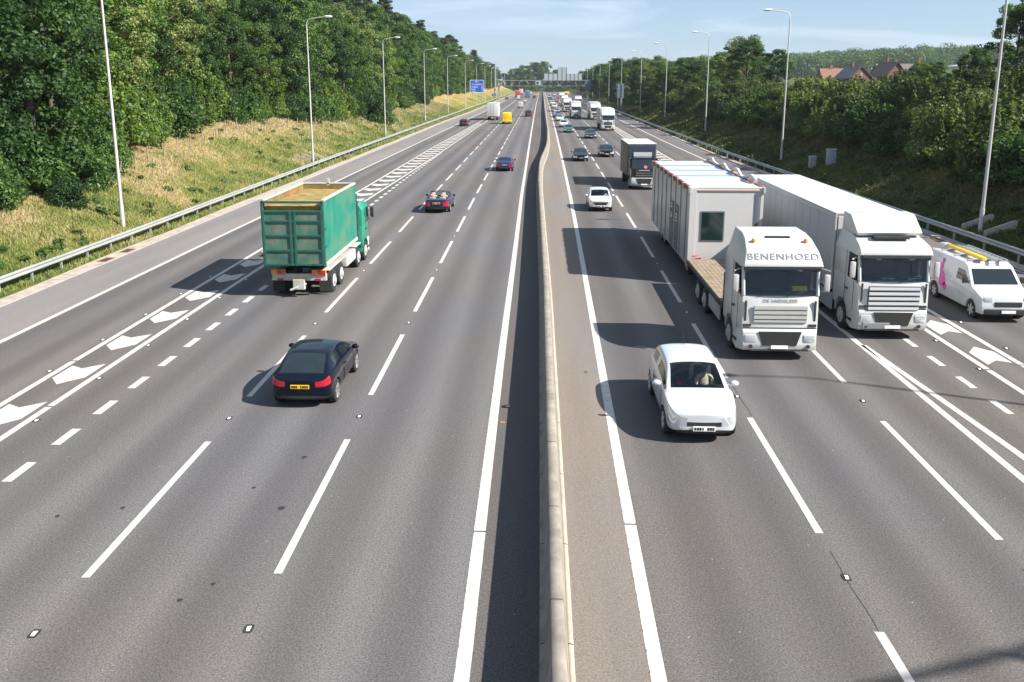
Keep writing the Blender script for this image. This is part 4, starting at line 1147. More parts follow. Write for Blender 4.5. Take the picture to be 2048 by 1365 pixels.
# ------------------------------------------------------------------ lorries
def arcp(yc, r, zc, n=9, up=True): return [(yc + math.cos(a) * r, zc + math.sin(a) * r) for a in [PI * i / (n - 1) for i in range(n)]]
def make_cab(t, col, D=2.3, W=2.5, ws=(2.05, 2.95), top=3.85, lip=.12, wy=1.38, clear=True, grille='bars', tw=.86, gcol=None, bumper=None, visor=True, roofcol=None, mirrors=True, lowroof=False):
    hw = W / 2; wr = .50
    bumper = bumper or col; roofcol = roofcol or col
    arch = arcp(wy, .62, .52)   # from rear side to front side, over the wheel
    lower = [(.05, .42), (.0, .62), (.0, 1.1), (.03, 1.6), (.10, ws[0]), (D, ws[0]), (D, .85), (wy + .62, .85)] + arch + [(wy - .62, .38), (.3, .36)]
    def tl(v):
        if v.y < .2: v.x *= .93
        elif v.y < .45: v.x *= .985
        return v
    m = MB(); m.prism(lower, -hw, hw, 'x', .035, 2, taper=tl); cb = m.build('cab_body', col, t, smooth=35)
    if lowroof: up = [(.30, ws[1]), (.24, ws[1] + .06), (.6, top - .05), (1.2, top), (D, top), (D, ws[1])]
    else: up = [(.30, ws[1] - .02), (lip, ws[1] + .02), (lip + .02, ws[1] + .14), (lip + .24, ws[1] + (top - ws[1]) * .55), (.80, top - .1), (1.3, top), (D, top + .02), (D, ws[1] - .02)]
    def tu(v):
        k = max(0, (v.z - ws[1]) / (top - ws[1])); v.x *= 1 - (1 - tw) * k ** 1.3
        if v.y < .25: v.x *= .97
        return v
    m = MB(); m.prism(up, -hw, hw, 'x', .04, 3, taper=tu); m.build('cab_roof', roofcol, t, smooth=35)
    # back and side panels, door pillars
    m = MB(); m.box(-hw, hw, 1.22, D, ws[0] - .01, ws[1] + .01, .02)
    for s in (-1, 1):
        x = s * (hw - .05)
        m.tube([(s * (hw * .93 - .03), .12, ws[0]), (s * (hw * .95 - .04), .29, ws[1])], .055, 6)
        m.box(x - .05, x + .05, .95, 1.05, ws[0], ws[1])
    m.build('cab_pillars', col, t, smooth=30)
    g = GLASS if clear else DGLASS
    m = MB(); n = 8; vs = []
    for i in range(n + 1):
        q = -1 + 2 * i / n; bow = (1 - q * q) * .05
        vs.append((m.bm.verts.new((q * (hw * .93 - .05), .10 - bow, ws[0])), m.bm.verts.new((q * (hw * .95 - .07), .28 - bow, ws[1]))))
    for i in range(n): m.bm.faces.new((vs[i][0], vs[i + 1][0], vs[i + 1][1], vs[i][1]))
    m.build('windscreen', g, t, smooth=60)
    for s in (-1, 1):
        m = MB(); m.quad((s * (hw - .012), .22, ws[0]), (s * (hw - .008), .96, ws[0]), (s * (hw - .008), .96, ws[1]), (s * (hw - .012), .36, ws[1])); m.build('side_window', DGLASS, t)
    m = MB(); m.box(-hw + .08, hw - .08, .16, .62, ws[0] - .12, ws[0] + .06, .04); m.build('dashboard', mat('dashboard_dark', (.02, .032, .03), .5), t, smooth=40)
    m = MB(); m.box(-hw + .1, hw - .1, .95, 1.2, ws[0] - .1, ws[1]); m.build('bunk_curtain', BLACKP, t)
    for s in (-.6, .6):
        m = MB(); m.box(s - .24, s + .24, .72, .86, ws[0] - .05, ws[0] + .55, .06); m.build('seat', SEATM, t, smooth=40)
    if visor:
        m = MB(); m.prism([(.02, ws[1] + .03), (.26, ws[1] - .02), (.27, ws[1] - .16), (.05, ws[1] - .14), (-.0, ws[1] - .06)], -hw * .9, hw * .9, 'x', .01); m.build('sun_visor', DGLASS, t)
    gcol = gcol or BLACKP
    if grille == 'bars':
        m = MB(); m.box(-.82, .82, -.035, .02, 1.25, 1.80, .015); gb = m.build('grille', gcol, t)
        m = MB()
        for z in (1.35, 1.50, 1.65): m.box(-.80, .80, -.043, -.036, z, z + .022)
        m.build('grille_slots', BLACKP, gb)
    elif grille == 'slats':
        m = MB(); m.box(-.86, .86, -.03, .02, .98, 1.86, .02); gb = m.build('grille', BLACKP, t)
        m = MB()
        for k in range(5): m.prism([(-.03, 1.02 + k * .17), (-.075, 1.06 + k * .17), (-.05, 1.15 + k * .17), (-.03, 1.15 + k * .17)], -.84, .84, 'x', .005)
        m.build('grille_slats', gcol, gb)
    else:
        m = MB(); m.box(-.75, .75, -.03, .02, 1.05, 1.65, .02); gb = m.build('grille', gcol, t)
        m = MB(); m.box(-.7, .7, -.045, -.031, 1.2, 1.24); m.box(-.7, .7, -.045, -.031, 1.4, 1.44); m.build('grille_slats', CHROME, gb)
    # bumper
    def tb(v):
        if v.y < .1: v.x *= .9
        return v
    m = MB(); m.prism([(-.07, .36), (-.1, .55), (-.08, .95), (0, 1.05), (.3, 1.02), (.7, .8), (.72, .40), (.3, .32)], -hw - .01, hw + .01, 'x', .04, 2, taper=tb); bp = m.build('bumper', bumper, t, smooth=35)
    m = MB(); m.prism([(-.52, .52), (.52, .52), (.66, .98), (-.66, .98)], -.112, -.09, 'y', .004); m.build('air_intake', BLACKP, bp)
    for s in (-1, 1):
        m = MB(); x0, x1 = (.72, 1.08) if s > 0 else (-1.08, -.72)
        m.box(x0, x1, -.115, .02, .62, .88, .04); m.build('headlight', HEADL, t, smooth=40)
    m = MB(); m.box(-.26, .26, -.135, -.113, .42, .53, .004); m.build('number_plate', PLATEW, t)
    m = MB()
    for s in (-.7, .15): m.tube([(s, .07, ws[0] - .02), (s + .55, .09, ws[0] + .12)], .013, 5)
    m.build('wiper', BLACKP, t)
    if mirrors:
        for s in (-1, 1):
            m = MB(); m.box(s * (hw + .14) - .09, s * (hw + .14) + .09, .06, .18, ws[0] + .15, ws[0] + .68, .05)
            m.tube([(s * hw, .25, ws[1] - .08), (s * (hw + .2), .08, ws[1] - .12)], .02, 5); m.tube([(s * hw, .25, ws[0] + .1), (s * (hw + .2), .08, ws[0] + .15)], .02, 5)
            m.build('door_mirror', RIMGREY if col is OFFWHITE else BLACKP, t, smooth=40)
    m = MB(); m.box(-hw * .90, hw * .90, -.012, .02, 1.06, 1.085)
    for s in (-1, 1):
        m.box(s * 1.0 - .12, s * 1.0 + .12, -.02, .03, 1.12, 1.2, .01); m.box(s * 1.06 - .03, s * 1.06 + .03, .0, .05, 1.3, 1.95, .01); m.cyl((s * .88, -.115, .50), .06, .03, 'y', 12)
    m.box(-.9, .9, -.11, .0, .34, .40, .01)
    m.build('front_trim', CHASSIS, t)
    # door seam, handle, steps
    m = MB()
    for s in (-1, 1):
        for yy in (.30, 1.12): m.box(s * hw - .006, s * hw + .006, yy - .008, yy + .008, 1.0, ws[0] - .02)
        m.box(s * hw - .02, s * hw + .025, .88, 1.05, 1.55, 1.6)
        m.box(s * hw - .01, s * hw + .012, .32, .74, .55, .64)
    m.build('door_details', BLACKP, t)
    for s in (-1, 1): wheel(t, s * (hw - .17), wy, wr, .30, s, RIMGREY, 0, .56)
    return cb

def axles(t, ys_, W=2.5, dual=True, r=.5):
    for y in ys_:
        for s in (-1, 1): wheel(t, s * (W / 2 - (.28 if dual else .2)), y, r, .52 if dual else .34, s, RIMGREY, 0, .56)
def rails(t, y0, y1, z=.85, W=.9):
    m = MB()
    for s in (-1, 1): m.box(s * W / 2 - .05, s * W / 2 + .05, y0, y1, z - .15, z + .1)
    y = y0 + .5
    while y < y1: m.box(-W / 2, W / 2, y, y + .1, z - .1, z + .05); y += 1.6
    m.box(-.9, -.5, y0 + .6, y0 + 1.6, z - .35, z - .02, .05); m.box(.5, .9, y0 + .4, y0 + 1.3, z - .35, z - .02, .08)
    return m.build('chassis', CHASSIS, t)
def rear_lights(t, y, z, W=2.5):
    for s in (-1, 1):
        x = s * (W / 2 - .3)
        m = MB(); m.box(x - .24, x + .24, y, y + .05, z - .08, z + .08, .01); m.build('tail_light', TAILR, t)
        m = MB(); xx = s * (W / 2 - .13); m.box(xx - .09, xx + .09, y + .05, y + .06, z - .05, z + .05); m.build('indicator', AMBER, t)

# --- flatbed lorry drawing a trailer with a site cabin
CREAM = mat('cabin_front_white', (0.46, 0.46, 0.455), 0.4, var=0.04, vscale=1.0, dirt=(.5, .48, .44), dscale=.7, damt=.3)
CREAMG = mat('lorry_trim_white', (0.38, 0.385, 0.365), 0.4, var=.04)
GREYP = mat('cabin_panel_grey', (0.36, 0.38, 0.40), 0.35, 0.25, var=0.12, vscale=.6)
DGREY = mat('cabin_trim_grey', (0.10, 0.12, 0.14), 0.5)
DECK = mat('timber_deck', (0.22, 0.17, 0.115), 0.9, var=0.3, vscale=3)
t = thing('flatbed_lorry', 'white flatbed lorry with bare timber deck towing the trailer that carries a cabin', 'lorry', (7.78, 26.65, 0)); t.scale = (1.05, 1.05, 1.03)
make_cab(t, OFFWHITE, ws=(2.1, 3.02), top=3.9, grille='bars', gcol=CREAMG, bumper=OFFWHITE, tw=.80, lip=-.02)
DK = mat('sign_text_grey', (0.16, 0.18, 0.2), 0.6)
text_mesh('BENENHOED', .30, 'roof_lettering', DK, t, (0, .097, 3.34), (PI / 2 - .57, 0, 0), .002, xs=1.15, spacing=1.1)
text_mesh('DE SAEDELEER', .15, 'front_lettering', DK, t, (0, .062, 1.93), (PI / 2 - .14, 0, 0), .002, xs=1.1)
for s in (-.8, .8):
    m = MB(); m.sphere((s, .60, 3.76), .07, 1, 1, 1.1, 10, 6); m.build('beacon', AMBER, t, smooth=60)
m = MB(); m.box(-.38, .38, .80, .92, 3.80, 3.86, .01); m.build('roof_hatch', BLACKP, t)
GRG = mat('logo_blue', (.05, .16, .32), .4)
m = MB(); m.prism([(.35, 3.15), (.8, 3.2), (1.0, 3.55), (.7, 3.6)], -1.2, -1.19, 'x', taper=lambda v: Vector((v.x * (1 - .2 * max(0, (v.z - 3.02) / .88) ** 1.3) - .01, v.y, v.z))); m.build('side_emblem', GRG, t)
rails(t, 2.2, 9.6)
m = MB(); m.box(-1.25, 1.25, 2.5, 9.7, 1.02, 1.18, .01)
m.build('side_frame', CHASSIS, t)
m = MB()
for k in range(14): m.box(-1.2 + k * .172, -1.2 + k * .172 + .16, 2.52, 9.68, 1.183, 1.205)
m.build('deck_boards', DECK, t)
m = MB(); m.box(-1.24, 1.24, 2.42, 2.5, 1.18, 2.3, .01); m.build('headboard', CHASSIS, t)
axles(t, (5.6, 6.95)); rear_lights(t, 9.7, .9)
m = MB(); m.box(-1.22, -1.16, 3.0, 4.9, .45, .95, .02); m.box(1.16, 1.22, 3.0, 4.9, .45, .95, .02); m.build('side_guard', GALVD, t)

tr = thing('low_trailer', 'long low trailer under the white and grey cabin', 'trailer', (8.2, 37.2, 0))
rails(tr, -.2, 12.8, .62); m = MB(); m.box(-1.35, 1.35, .0, 13.0, .66, .82, .01); m.build('bed', CHASSIS, tr)
axles(tr, (2.2, 9.6, 10.9), r=.42); rear_lights(tr, 13.0, .7)
m = MB(); m.tube([(0, -.2, .7), (0, -1.2, .65)], .08, 6); m.build('drawbar', CHASSIS, tr)
for s in (-1, 1):
    m = MB(); m.prism([(s * 1.42, .75), (s * 1.05, .75), (s * 1.05, 1.35), (s * 1.42, 1.35)], -.12, -.06, 'y'); b = m.build('marker_board', REDC, tr)
    m = MB()
    for k in range(3): m.prism([(s * 1.42, .80 + k * .2), (s * 1.05, .88 + k * .2), (s * 1.05, .96 + k * .2), (s * 1.42, .88 + k * .2)], -.125, -.121, 'y')
    m.build('stripes', WHITE, b)
cbn = thing('portable_cabin', 'white fronted grey portable cabin riding on the low trailer', 'portable building', (8.2, 37.3, .83))
hwC = 1.62
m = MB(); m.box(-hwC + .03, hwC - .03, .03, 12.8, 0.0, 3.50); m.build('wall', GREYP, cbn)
m = MB()
for y in frange(0.9, 12.8, 1.55):
    for s in (-1, 1): m.box(s * (hwC - .03) - .02, s * (hwC - .03) + .02, y - .06, y + .06, .1, 3.4)
m.build('panel_battens', DGREY, cbn)
m = MB(); m.box(-hwC, -hwC + .32, -.04, .26, 0, 3.52, .01); m.build('corner_post', CREAM, cbn)
m = MB(); m.box(hwC - .14, hwC, -.04, .26, 0, 3.52, .01); m.build('corner_post', CREAM, cbn)
m = MB(); m.box(-hwC + .32, hwC - .14, -.02, .03, 0, 3.46); m.build('front_panel', CREAM, cbn)
m = MB(); m.box(-hwC + .34, hwC - .14, -.06, -.02, 3.385, 3.43); m.build('edge_strip', mat('orange_strip', (.36, .17, .09), .6), cbn)
m = MB(); m.box(-1.10, -.05, -.05, -.022, 1.15, 2.5, .01); wf = m.build('window', DGREY, cbn)
m = MB(); m.box(-1.04, -.11, -.062, -.052, 1.21, 2.44); m.build('pane', mat('green_glass', (.008, .022, .020), .06, spec=.8), wf)
m = MB(); m.box(hwC - .36, hwC - .20, -.05, -.022, .4, 3.3); m.build('downpipe', DGREY, cbn)
m = MB(); m.box(-hwC + .03, hwC - .03, .03, 12.8, 3.50, 3.545, .01)
m.build('roof', mat('cabin_roof_white', (.43, .43, .455), .5, var=.06, vscale=.5, dirt=(.45, .42, .42), dscale=.5, damt=.4), cbn)
RSTB = mat('roof_edge_rust', (0.20, 0.05, 0.025), .7, var=.3)
for s in (-1, 1):
    m = MB(); m.box(s * hwC - .02, s * hwC + .02, .1, 12.8, 3.40, 3.50)
    for i, y in enumerate(frange(.3, 12.6, 1.55)): m.box(s * hwC - .06 - (.05 if s > 0 else 0), s * hwC + .06, y, y + 1.15, 3.46, 3.585, .01)
    m.build('edge_cap', RSTB, cbn)
m = MB()
for i, y in enumerate(frange(.1, 12.6, 1.55)):
    for s in (-1, 1): m.box(s * hwC - .05, s * hwC + .05, y - .2, y + .2, 3.30, 3.56, .01)
m.build('edge_bracket', CREAMG, cbn)
m = MB()
for y in (4.6, 7.3, 9.8): m.box(-hwC - .02, hwC + .03, y, y + .09, 3.551, 3.57)
m.build('strap', mat('blue_strap', (.02, .25, .6), .5), cbn)
for (y0, y1, nm) in ((3.0, 3.75, 'door'), (4.5, 5.25, 'door')):
    m = MB(); m.box(-hwC + .0, -hwC + .03, y0, y1, .1, 2.3); d_ = m.build(nm, DGREY, cbn)
    m = MB()
    for k in range(5): m.box(-hwC - .03, -hwC - .001, y0 + .1, y1 - .1, 1.5 + k * .15, 1.57 + k * .15)
    m.build('vent_slats', CHROME, d_)
# tarpaulin strip lying crumpled on the right roof edge
m = MB(); V = []
q = random.Random(5); pr_ = []
for i in range(26):
    y = i * .46; pr_.append((hwC - .02, y + 1.4, 3.62 + .10 * q.random() + .12 * math.sin(i * .9)))
m.tube(pr_, .09, 6); m.build('rolled_sheet', mat('sheet_pale', (.55, .62, .55), .7, var=.2), cbn, smooth=60)

# --- articulated lorry beside it
SGREY = mat('grille_silver', (0.40, 0.41, 0.42), 0.4, 0.3)
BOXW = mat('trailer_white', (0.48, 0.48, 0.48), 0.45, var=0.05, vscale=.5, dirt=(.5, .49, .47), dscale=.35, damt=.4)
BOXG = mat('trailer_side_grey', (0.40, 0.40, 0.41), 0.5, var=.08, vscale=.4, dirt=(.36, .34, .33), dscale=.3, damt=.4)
t = thing('articulated_lorry', 'white lorry tractor with silver slatted grille beside the flatbed lorry', 'lorry', (12.38, 29.1, 0)); t.scale = (1.04, 1.04, 1.04)
make_cab(t, OFFWHITE, ws=(2.0, 2.88), top=3.45, grille='slats', gcol=SGREY, bumper=CREAMG, tw=.88, lip=.05, visor=True)
m = MB(); m.prism([(.85, 3.44), (.75, 3.55), (1.5, 4.08), (2.2, 4.1), (2.25, 3.44)], -1.1, 1.1, 'x', .05, 2); m.build('roof_deflector', OFFWHITE, t, smooth=35)
m = MB(); m.box(-.6, .6, .55, .8, 3.36, 3.46, .02); m.build('roof_light_bar', BLACKP, t)
m = MB(); m.box(-.35, .05, .2, .5, 2.06, 2.10); m.build('papers', WHITE, t)
m = MB(); m.box(.5, .95, .2, .42, 2.06, 2.12); m.build('dash_tray', mat('teal_item', (.02, .3, .32), .5), t)
rails(t, 2.2, 6.0); axles(t, (4.6,)); 
for s in (-1, 1):
    m = MB(); m.box(s * 1.2 - .04, s * 1.2 + .04, 2.4, 3.9, .4, 1.0, .03); m.build('side_skirt', CREAMG, t)
m = MB(); m.prism([(-.12, .40), (-.14, .62), (.25, .62), (.25, .40)], -1.0, -.1, 'x', .02); m.build('bumper_step', mat('grey_plastic', (.22, .23, .24), .5), t)
tr = thing('box_trailer', 'long white box trailer behind the silver-grilled lorry', 'trailer', (12.38, 31.75, 0))
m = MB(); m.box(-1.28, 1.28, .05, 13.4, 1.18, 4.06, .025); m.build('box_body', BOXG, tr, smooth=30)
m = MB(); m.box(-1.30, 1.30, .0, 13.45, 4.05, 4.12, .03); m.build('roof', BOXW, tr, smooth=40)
m = MB()
for s in (-1, 1):
    m.box(s * 1.285 - .012, s * 1.285 + .012, .0, 13.4, 3.93, 4.05); m.box(s * 1.285 - .012, s * 1.285 + .012, .0, 13.4, 1.15, 1.28)
    m.box(s * 1.27 - .03, s * 1.27 + .03, -.02, .12, 1.18, 4.05, .01)
m.build('edge_rail', CREAM, tr)
m = MB(); m.box(-1.2, 1.2, -.04, .04, 1.25, 4.0, .01); m.build('front_wall', CREAM, tr)
m = MB(); m.box(-.55, .55, -.30, -.02, 3.55, 3.95, .08); rfg = m.build('cooling_unit', CREAMG, tr, smooth=40)
m = MB(); m.box(-.42, .42, -.315, -.3, 3.66, 3.84, .005); m.build('cooling_grille', BLACKP, rfg)
m = MB()
for k in range(12): m.box(-1.291, -1.283, .9 + k * 1.05, .93 + k * 1.05, 1.28, 3.93)
m.build('panel_joint', BOXW, tr)
rails(tr, 1.0, 13.0, 1.0); axles(tr, (8.7, 10.0, 11.3), r=.5); rear_lights(tr, 13.4, 1.0)
for s in (-1, 1):
    m = MB(); m.box(s * 1.22 - .02, s * 1.22 + .02, 3.2, 8.0, .5, 1.1, .01); m.build('side_skirt', BOXG, tr)

# yellow sign lying behind the flatbed windscreen
t = thing('dashboard_sign', 'yellow sign board lying behind the windscreen of the flatbed lorry', 'sign', (7.78 + .65, 26.65 + .28, 2.26))
m = MB(); m.box(-.24, .24, -.02, .10, 0, .16, .01, rot=Matrix.Rotation(-.5, 3, 'X')); m.build('board', YEL, t)

# --- rigid box lorries
def box_lorry(label, colcab, colbox, W=2.45, L=8.2, H=3.7, ws=(1.75, 2.5), cabtop=2.65, wind=None, group='lorries', front=None, lowroof=True, bumper=None, D=1.95, name='box_lorry', deflector=None):
    t = thing(name, label, 'lorry', group=group)
    make_cab(t, colcab, W=W - .1, D=D, ws=ws, top=cabtop, clear=False, grille='simple', lowroof=lowroof, bumper=bumper, wy=1.15, visor=False, tw=.9)
    m = MB(); m.box(-W / 2, W / 2, D + .12, L, .95, H - .06, .02); m.build('box_body', colbox, t, smooth=30)
    m = MB(); m.box(-W / 2 - .01, W / 2 + .01, D + .10, L + .02, H - .07, H, .02); m.build('box_roof', BOXW, t)
    m = MB(); m.box(-W / 2 + .1, W / 2 - .1, D + .08, D + .118, 1.2, H - .15); m.build('box_front', front or colbox, t)
    m = MB(); m.box(-.015, .015, L + .003, L + .012, 1.05, H - .12)
    for s in (-1, 1): m.tube([(s * .35, L + .03, 1.05), (s * .35, L + .03, H - .15)], .02, 5); 
    m.build('rear_doors', GALVD, t)
    rails(t, D, L - .1); axles(t, (L - 2.2,), W=W, r=.46); rear_lights(t, L, .82, W)
    m = MB(); m.box(-.26, .26, L + .02, L + .04, .62, .74); m.build('number_plate', PLATEY, t)
    if deflector:
        m = MB(); m.prism([(.7, cabtop - .02), (.6, cabtop + .1), (1.3, deflector - .05), (1.6, deflector), (D, deflector), (D, cabtop - .02)], -W / 2 + .2, W / 2 - .2, 'x', .05); m.build('roof_deflector', colcab, t, smooth=40)
    return t
BOXDK = mat('box_side_dark', (0.09, 0.08, 0.07), 0.5, var=.5, vscale=.8)
bl = box_lorry('dark box lorry with pale roof beyond the small round white car', BLACKC, BOXDK, L=8.5, H=3.75, ws=(1.75, 2.55), cabtop=2.7, front=mat('box_front_dark', (.03, .04, .07), .4), bumper=mat('silver_bumper', (.32, .33, .33), .4))
bl['category'] = 'lorry'; place(bl, 8.68, 71.2)
m = MB(); m.box(-.72, .85, 1.98, 2.025, 2.68, 3.0, .01); hb = m.build('header_sign', WHITE, bl)
m = MB(); m.box(-.45, .45, -.03, -.015, 1.60, 1.68, .005); m.build('front_strip', CREAM, bl)
m = MB(); m.cyl((.1, -.012, 1.72 + .13), .14, .02, 'y', 16); q_ = m.build('windscreen_badge', mat('badge_red', (.7, .2, .2), .5), bl); q_.location = (0, .03, .08)
w1 = box_lorry('white box lorry with plain rear doors driving away', OFFWHITE, BOXW, W=2.6, L=10.5, H=4.0, ws=(2.0, 2.8), cabtop=3.2); place(w1, -11.5, 202, True, 10.5)
rl = box_lorry('red lorry far off driving away', REDC, REDC, W=2.55, L=10, H=3.9, ws=(2.0, 2.8), cabtop=3.2); place(rl, -14.2, 507, True, 10)
cl = box_lorry('cream lorry farthest off ahead of the red lorry', OFFWHITE, CREAM, W=2.55, L=12, H=4.0, ws=(2.0, 2.8), cabtop=3.2); place(cl, -14.4, 606, True, 12)
bgl = box_lorry('blue grey lorry with white roof far off driving away', SILV, mat('tank_blue_grey', (.10, .15, .24), .4, var=.4), W=2.6, L=11, H=3.9, ws=(2.0, 2.8), cabtop=3.2); place(bgl, -7.9, 491, True, 11)

# --- white tractor + high box, one model reused down the road
def tractor_box(label, W=2.5, L=13.5, H=4.05, top=3.75, trailer=BOXW, gcol=BLACKP, cabc=OFFWHITE):
    t = thing('articulated_lorry', label, 'lorry', group='oncoming lorries')
    make_cab(t, cabc, W=W, ws=(2.0, 2.8), top=top, clear=False, grille='simple', gcol=gcol, visor=False, tw=.92, lip=.04)
    rails(t, 2.2, 6.0); axles(t, (4.2,))
    m = MB(); m.box(-W / 2 - .03, W / 2 + .03, 2.7, L, 1.1, H, .03); bx = m.build('box_body', trailer, t, smooth=30)
    axles(t, (L - 4.2, L - 2.9, L - 1.6))
    return t
mer = tractor_box('tall clean white lorry at the front of the oncoming queue', W=2.55, H=4.0, top=4.0); place(mer, 12.4, 159)
m = MB(); m.cyl((0, -.05, 1.78), .13, .03, 'y', 16); m.cyl((0, -.07, 1.78), .04, .03, 'y', 8); m.build('emblem', DGREY, mer)
m = MB(); m.box(-.35, .35, .30, .34, 3.45, 3.53); m.build('roof_lettering', DK, mer)
def lorry_copy(src, x, y, label, over=None, sc_=None):
    o = dup(src, (x, y, 0), 0, label, 'oncoming lorries', sc_)
    if over:
        for ch in o.children:
            k = ch.name.split('.')[0]
            if k in over: ch.material_slots[0].link = 'OBJECT'; ch.material_slots[0].material = over[k]
    return o
base = tractor_box('white lorry with grey sides behind and left of the tallest white lorry', trailer=BOXG); place(base, 13.0, 205.5)
lorry_copy(base, 8.7, 214, 'white lorry with blue grey bumper in the middle lane of the queue', {'bumper': SILV, 'grille': SILV})
lorry_copy(base, 7.9, 259, 'white lorry partly hidden behind the one with the blue grey bumper')
lorry_copy(base, 8.75, 320, 'white lorry far off in the middle lane of the queue')
lorry_copy(base, 13.3, 310, 'white lorry with purple roof edge in the far queue', {'box_body': mat('box_purple', (.22, .08, .35), .5)})
yl = lorry_copy(base, 12.9, 437, 'yellow lorry far off in the queue under the gantry', {'cab_body': YEL, 'cab_roof': YEL, 'box_body': YEL})
lorry_copy(base, 9.4, 395, 'white lorry beside the yellow lorry under the gantry')

# --- green skip lorry
GRN = mat('container_green', (0.008, 0.20, 0.14), 0.4, var=.25, vscale=.9, dirt=(.14, .13, .085), dscale=.9, damt=.85)
GRND = mat('container_green_dimmed', (0.045, 0.125, 0.09), 0.6, var=.3, vscale=1.4, dirt=(.20, .17, .13), dscale=1.2, damt=.8)  # rear door: weak grazing sun put into the green, plus dirt
GRNF = mat('container_frame_green', (0.012, 0.085, 0.06), 0.6, var=.25)
RUSTI = mat('rust_inside', (0.24, 0.11, 0.035), 0.9, var=.4, vscale=1.3, dirt=(.10, .16, .05), dscale=1.0, damt=.7)
GRC = paint('cab_green', (0.008, 0.24, 0.15)); GRYC = mat('mudguard_grey', (.38, .38, .36), .6, var=.2)
t = thing('skip_lorry', 'lorry carrying the tall green container, driving away', 'lorry', (-10.15, 43.4, 0), PI)
make_cab(t, GRC, W=2.45, D=2.0, ws=(1.9, 2.65), top=3.0, clear=False, grille='bars', lowroof=True, bumper=GRYC, wy=1.3, visor=False)
m = MB(); m.cyl((-1.0, 2.2, 2.2), .1, 1.9, 'z', 10); m.cyl((-1.0, 2.2, 3.25), .06, .5, 'z', 8); m.build('exhaust_stack', CHASSIS, t)
rails(t, 2.0, 9.0, 1.0); axles(t, (2.95,), dual=False, W=2.45); axles(t, (6.6, 7.95), W=2.45)
m = MB()
for s in (-1, 1):
    m.box(s * 1.02 - .2, s * 1.02 + .2, 5.9, 8.7, 1.07, 1.12, .02); m.box(s * 1.02 - .2, s * 1.02 + .2, 3.6, 5.5, .55, 1.05, .04)
    m.box(s * 1.02 - .2, s * 1.02 + .2, 2.35, 3.55, 1.07, 1.12, .02)
m.build('mudguard', GRYC, t, smooth=30)
m = MB(); m.box(-1.15, 1.15, 8.9, 9.06, .72, 1.02, .02); m.box(-.25, .25, 9.0, 9.2, .35, .8, .03); m.tube([(-.3, 9.1, .6), (.35, 9.25, .35)], .05, 6); m.build('rear_beam', GRYC, t)
m = MB()
for s in (-1, 1): m.box(s * 1.0 - .26, s * 1.0 + .26, 8.62, 8.65, .15, .8)
m.build('mud_flap', RUBBER, t)
for s in (-1, 1):
    m = MB(); m.box(s * .86 - .3, s * .86 + .3, 9.06, 9.11, .98, 1.2, .01); lb_ = m.build('light_board', PLATEY, t)
    m = MB(); m.box(s * .86 - .28, s * .86 + .04, 9.112, 9.14, 1.0, 1.18, .01); m.build('tail_light', TAILR, lb_)
    m = MB(); m.box(s * .86 + .06, s * .86 + .28, 9.112, 9.14, 1.0, 1.18, .01); m.build('indicator', AMBER, lb_)
    m = MB(); m.box(s * .8 - .12, s * .8 + .12, 9.07, 9.1, .72, .82, .01); m.build('tail_light', TAILR, t)
m = MB(); m.box(-.26, .26, 9.065, 9.085, .74, .86); m.build('number_plate', PLATEY, t)
c = thing('waste_container', 'tall open green steel container with rusty inside on the lorry', 'container', (-10.2, 34.0, 1.42))
hwc, Lc, Hc = 1.25, 6.1, 2.72
m = MB()
for s in (-1, 1): m.box(s * hwc - .04, s * hwc + .04, .05, Lc, 0, Hc)
m.box(-hwc, hwc, Lc - .08, Lc, 0, Hc); so_ = m.build('side_wall', GRN, c)
m = MB(); m.box(-hwc + .045, hwc - .045, .07, Lc - .09, .0, .05)
for s in (-1, 1): m.box(s * (hwc - .055) - .008, s * (hwc - .055) + .008, .08, Lc - .09, .05, Hc - .06)
m.box(-hwc + .06, hwc - .06, Lc - .11, Lc - .09, .05, Hc - .06); m.box(-hwc + .06, hwc - .06, .052, .07, .05, Hc - .4); m.build('lining', RUSTI, c)
m = MB(); m.box(-hwc + .07, hwc - .07, .1, Lc - .15, 1.0, 2.5 , .1); m.build('load', mat('mixed_waste', (.26, .16, .05), .95, var=.5, vscale=2.5, bump=1, bscale=5, dirt=(.12, .2, .05), dscale=1.5, damt=.8), c)
m = MB(); m.box(-hwc, hwc, .0, .05, .02, Hc - .38); rd_ = m.build('rear_door', GRND, c)
m = MB()
for z in (.03, .62, 1.25, 1.85, Hc - .46): m.box(-hwc - .01, hwc + .01, -.055, .0, z, z + .085, .008)
for x in (-hwc + .04, -.09, .09, hwc - .04): m.box(x - .05, x + .05, -.06, .0, .02, Hc - .4, .008)
m.build('door_frame', GRNF, rd_)
m = MB(); m.box(-hwc - .02, hwc + .02, -.05, .09, Hc - .09, Hc + .0, .01); 
for s in (-1, 1): m.box(s * hwc - .05, s * hwc + .05, -.05, .09, 0, Hc, .01)
m.build('rear_hoop', GRNF, c)
m = MB()
for s in (-1, 1): m.box(s * hwc - .07, s * hwc + .07, .09, Lc, Hc - .02, Hc + .07, .02)
m.box(-hwc, hwc, Lc - .1, Lc + .04, Hc - .02, Hc + .07, .02); m.box(-.06, .06, Lc - .1, Lc + .02, Hc - .3, Hc + .25, .01); m.build('top_rail', mat('rail_faded', (.42, .40, .34), .7, var=.35, vscale=2, dirt=(.15, .25, .17), dscale=2, damt=.6), c)
m = MB()
for s in (-1, 1): m.box(s * (hwc + .05) - .03, s * (hwc + .05) + .03, .1, Lc, .0, .14, .01)
m.build('bottom_rail', GRYC, c)
m = MB()
for s in (-1, 1):
    for z in (.75, 1.5): m.box(s * (hwc + .05) - .02, s * (hwc + .05) + .02, .05, .3, z, z + .1)
m.build('latch', GRNF, c)
